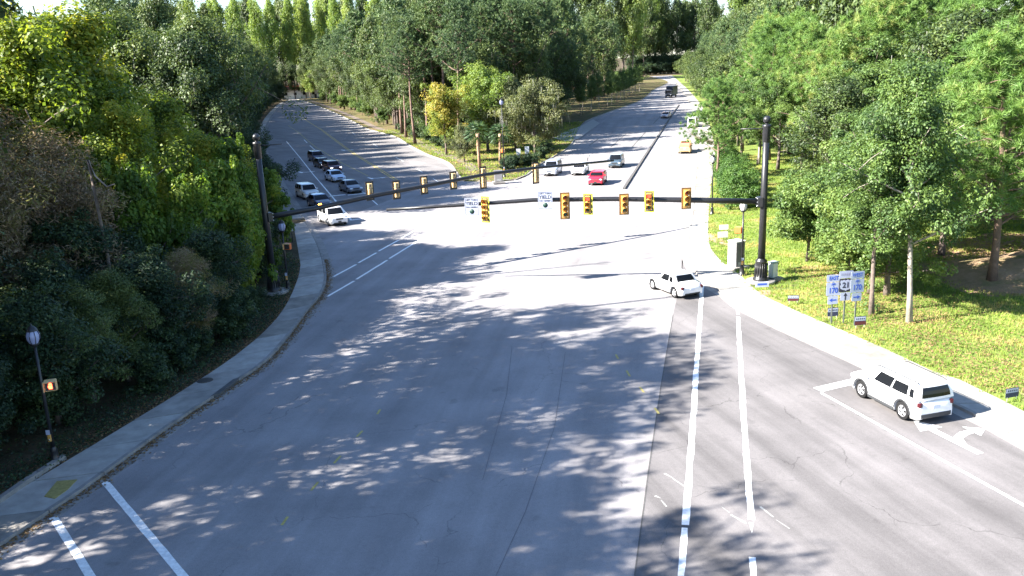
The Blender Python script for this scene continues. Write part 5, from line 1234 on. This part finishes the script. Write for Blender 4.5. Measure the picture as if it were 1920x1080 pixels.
number('oaks behind the sunlit vine thicket', 'oak behind the sunlit vine thicket, %s nearest to the left mast pole', dto(lb))
number('thin pale trees on the sunny bank', 'thin pale tree on the sunny bank, %s nearest along the right road', lambda o: o.location.y)
# --- grass, leaf litter
def in_poly(P, poly):
    x, y = P[:, 0], P[:, 1]; ins = np.zeros(len(P), bool); n = len(poly)
    for i in range(n):
        x0, y0 = poly[i][:2]; x1, y1 = poly[(i+1) % n][:2]
        if y0 == y1: continue
        c = ((y0 > y) != (y1 > y)) & (x < (x1-x0)*(y-y0)/(y1-y0)+x0); ins ^= c
    return ins
def scatter_blades(name, P, hgt, wid, matl, z, lab, cat, lay=0.5, per=5, tri=True, patch=None):
    n = len(P)*per; C = np.repeat(P, per, 0)+R.normal(size=(n, 2))*0.06; a = R.uniform(0, 6.28, n); h = hgt*R.uniform(.5, 1.4, n)
    d = np.stack([np.cos(a)*h*lay, np.sin(a)*h*lay, h], 1); s = np.stack([-np.sin(a)*wid, np.cos(a)*wid, np.zeros(n)], 1)
    B = np.stack([C[:, 0], C[:, 1], np.full(n, z)], 1); V = np.stack([B-s, B+s, B+d], 1).reshape(-1, 3)
    t = 0.5+0.45*np.sin(C[:, 0]*.9+1.7*np.sin(C[:, 1]*.6))*np.sin(C[:, 1]*.8+C[:, 0]*.35)+R.normal(size=n)*.17
    o = link(name, np_mesh(name, V, np.arange(n*3).reshape(n, 3), np.repeat(np.clip(t, 0, 1), 3), matl)); tag(o, lab, cat, kind='stuff')
gp = [(p.x, p.y) for p in ror if 15 < p.y < 130]+[(60, 130), (60, 15)]
P = np.stack([R.uniform(15, 60, 160000), 20+110*R.random(160000)**1.5], 1); P = P[in_poly(P, gp)]; P = P[R.random(len(P)) < np.clip(1.3-(P[:, 0]-18)/40, .1, 1)][:60000]; P = P+R.normal(size=P.shape)*.16
scatter_blades('grass', P, 0.15, 0.022, L_GRASS, 0.10, 'sunlit rough green grass on the right verge', 'grass')
ip = [(p.x, p.y) for p in io]
P = np.stack([R.uniform(-30, 30, 30000), R.uniform(110, 210, 30000)], 1); P = P[in_poly(P, ip+[(40, 620), (-115, 600)])]
scatter_blades('grass', P, 0.2, 0.05, L_GRASS, 0.11, 'grass on the island between the two roads', 'grass', per=3)
# weeds along the edge of the left pavement and broad leaved ground cover
lv = []
for y in np.arange(20, 70, .05):
    ex = edge_x(lol_m, y); lv.append((ex-abs(R.normal())*1.6-0.1, y+R.normal()*.1))
lv = np.array(lv); lv = np.repeat(lv, 14, 0)+R.normal(size=(len(lv)*14, 2))*.5; lv = lv[[p[0] < edge_x(lol_m, p[1])-.05 for p in lv]]
C = np.column_stack([lv, 0.12+R.random(len(lv))*.22]); N_ = unit(R.normal(size=(len(C), 3))*.5+np.array([0, 0, 1]))
V, Q, t = leaf_quads(C, N_, 0.11, .7, R.random(len(C))); o = link('ground_cover', np_mesh('ground_cover', V, Q, t, L_DARK)); tag(o, 'dark leafy ground cover along the back of the left pavement', 'ground cover', kind='stuff')
# fallen leaves on both verges and in the gutters
P = []
for i in range(9000):
    y = rnd.uniform(24, 70); 
    if rnd.random() < .6: x = edge_x(lo, y)-abs(rnd.gauss(0, .8)); z = .135
    else: x = edge_x(lk, y)+abs(rnd.gauss(0, .22))+.02; z = .018
    P.append((x, y, z))
for i in range(9000):
    a = rnd.uniform(0, 1); x = 19+rnd.gauss(3, 2.5); y = rnd.uniform(36, 60)
    if x > edge_x(ro, y)+.1: P.append((x, y, .2))
C = np.array(P); V, Q, t = leaf_quads(C, unit(R.normal(size=C.shape)*.25+np.array([0, 0, 1])), .10, .7, R.random(len(C)))
o = link('fallen_leaves', np_mesh('fallen_leaves', V, Q, t, L_LITTER)); tag(o, 'brown fallen leaves lying along kerbs and under the trees', 'leaves', kind='stuff')
# dead branches in the left wood
for i, (pts, r_) in enumerate([([(118,690),(128,650),(142,612)], .07), ([(165,300),(178,330),(200,350),(215,345)], .07)]):
    P0 = at(170, 790); yy = 39+8*i
    pl = [Vector((0, 0, CAM_H))+ray(a, b)*(yy/ray(a, b).y) for a, b in pts]
    # dead limbs rise from the ground up to the seen fork
    foot = Vector((pl[0].x, pl[0].y, .1)); lab = ['pale crooked dead stem behind the lower left lamp post', 'pale forked dead limb in the brown twiggy thicket'][i]
    if pl[0].z < 12:
        o = MB().tube([foot, foot.lerp(pl[0], .5)+Vector((.2, .1, 0))]+pl, [r_*1.5, r_*1.3]+[r_*(1-.2*k) for k in range(len(pl))], 7).build('trunk', M_DRYW, thing('dead_tree', lab, 'dead tree'))
# --- buildings far behind the trees
def building(x, y, w, d, h, rz, label, wall, roofc, nwin, roofh=1.6):
    r = thing('low_building', label, 'building', (x, y, 0.1), rz)
    MB().box((0, 0, h/2), (w, d, h)).build('wall', wall, r)
    b = MB(); P = [(-w/2-.5, -d/2-.5, h), (w/2+.5, -d/2-.5, h), (w/2+.5, d/2+.5, h), (-w/2-.5, d/2+.5, h)]; Q0 = (-w/2+1, 0, h+roofh); Q1 = (w/2-1, 0, h+roofh)
    b.quad(P[0], P[1], Q1, Q0); b.quad(P[2], P[3], Q0, Q1); b.quad(P[1], P[2], Q1); b.quad(P[3], P[0], Q0); b.quad(*P[::-1]); b.build('roof', roofc, r)
    for k in range(nwin):
        xx = -w/2+w*(k+.5)/nwin; f = MB().box((xx, -d/2-.03, h*.55), (1.5, .08, 1.5)).build('window', M_CAB, r); MB().box((xx, -d/2-.09, h*.55), (1.3, .03, 1.3)).build('pane', M_GLASS, f)
    f = MB().box((w*.12, -d/2-.04, 1.05), (1.1, .08, 2.1)).build('door', M_DARK, r)
WALLW = mat('pale_wall', (0.62, 0.60, 0.57), .8, noise=.1, nscale=1); ROOFR = mat('red_roof', (0.35, 0.06, 0.04), .7, noise=.2); ROOFG = mat('grey_roof', (0.3, 0.3, 0.32), .7, noise=.2)
for i in range(5): plant('oak%d' % (i % 3), -117+i*5.2, 444+rnd.uniform(-3, 3), .8, 'dark oak in front of the red roofed building ending the left road', 'dark oaks in front of the red roofed building', sz=1.1)
building(-96, 452, 26, 12, 4.5, .15, 'pale low building with red roof at the end of the left road', WALLW, ROOFR, 6)
if False: building(34, 300, 14, 9, 3.2, .3, 'small pale building with red roof behind pines left of the right road', WALLW, ROOFR, 3)
building(-25, 330, 26, 12, 6, 0, 'pale building glimpsed through the pines above the island', WALLW, ROOFG, 6)
if False: building(-22, 268, 16, 9, 3.4, -.3, 'pale low building behind the dark trunks right of the left road', WALLW, ROOFG, 4)
building(52, 92, 14, 8, 3, .2, 'low brown roofed building hidden behind the right hollow', mat('brown_wall', (0.30, 0.17, 0.12), .8), ROOFR, 3)
# picket like posts on the sunny bank of the right road
for i in range(16):
    y = 232+i*9.0; x = edge_x(il, y)-5-rnd.uniform(0, 2)
    plant('sparse1' if i % 2 else 'sparse0', x, y, .55, 'thin pale stemmed tree on the sunny bank left of the right road', 'thin pale trees on the sunny bank', sz=.75)
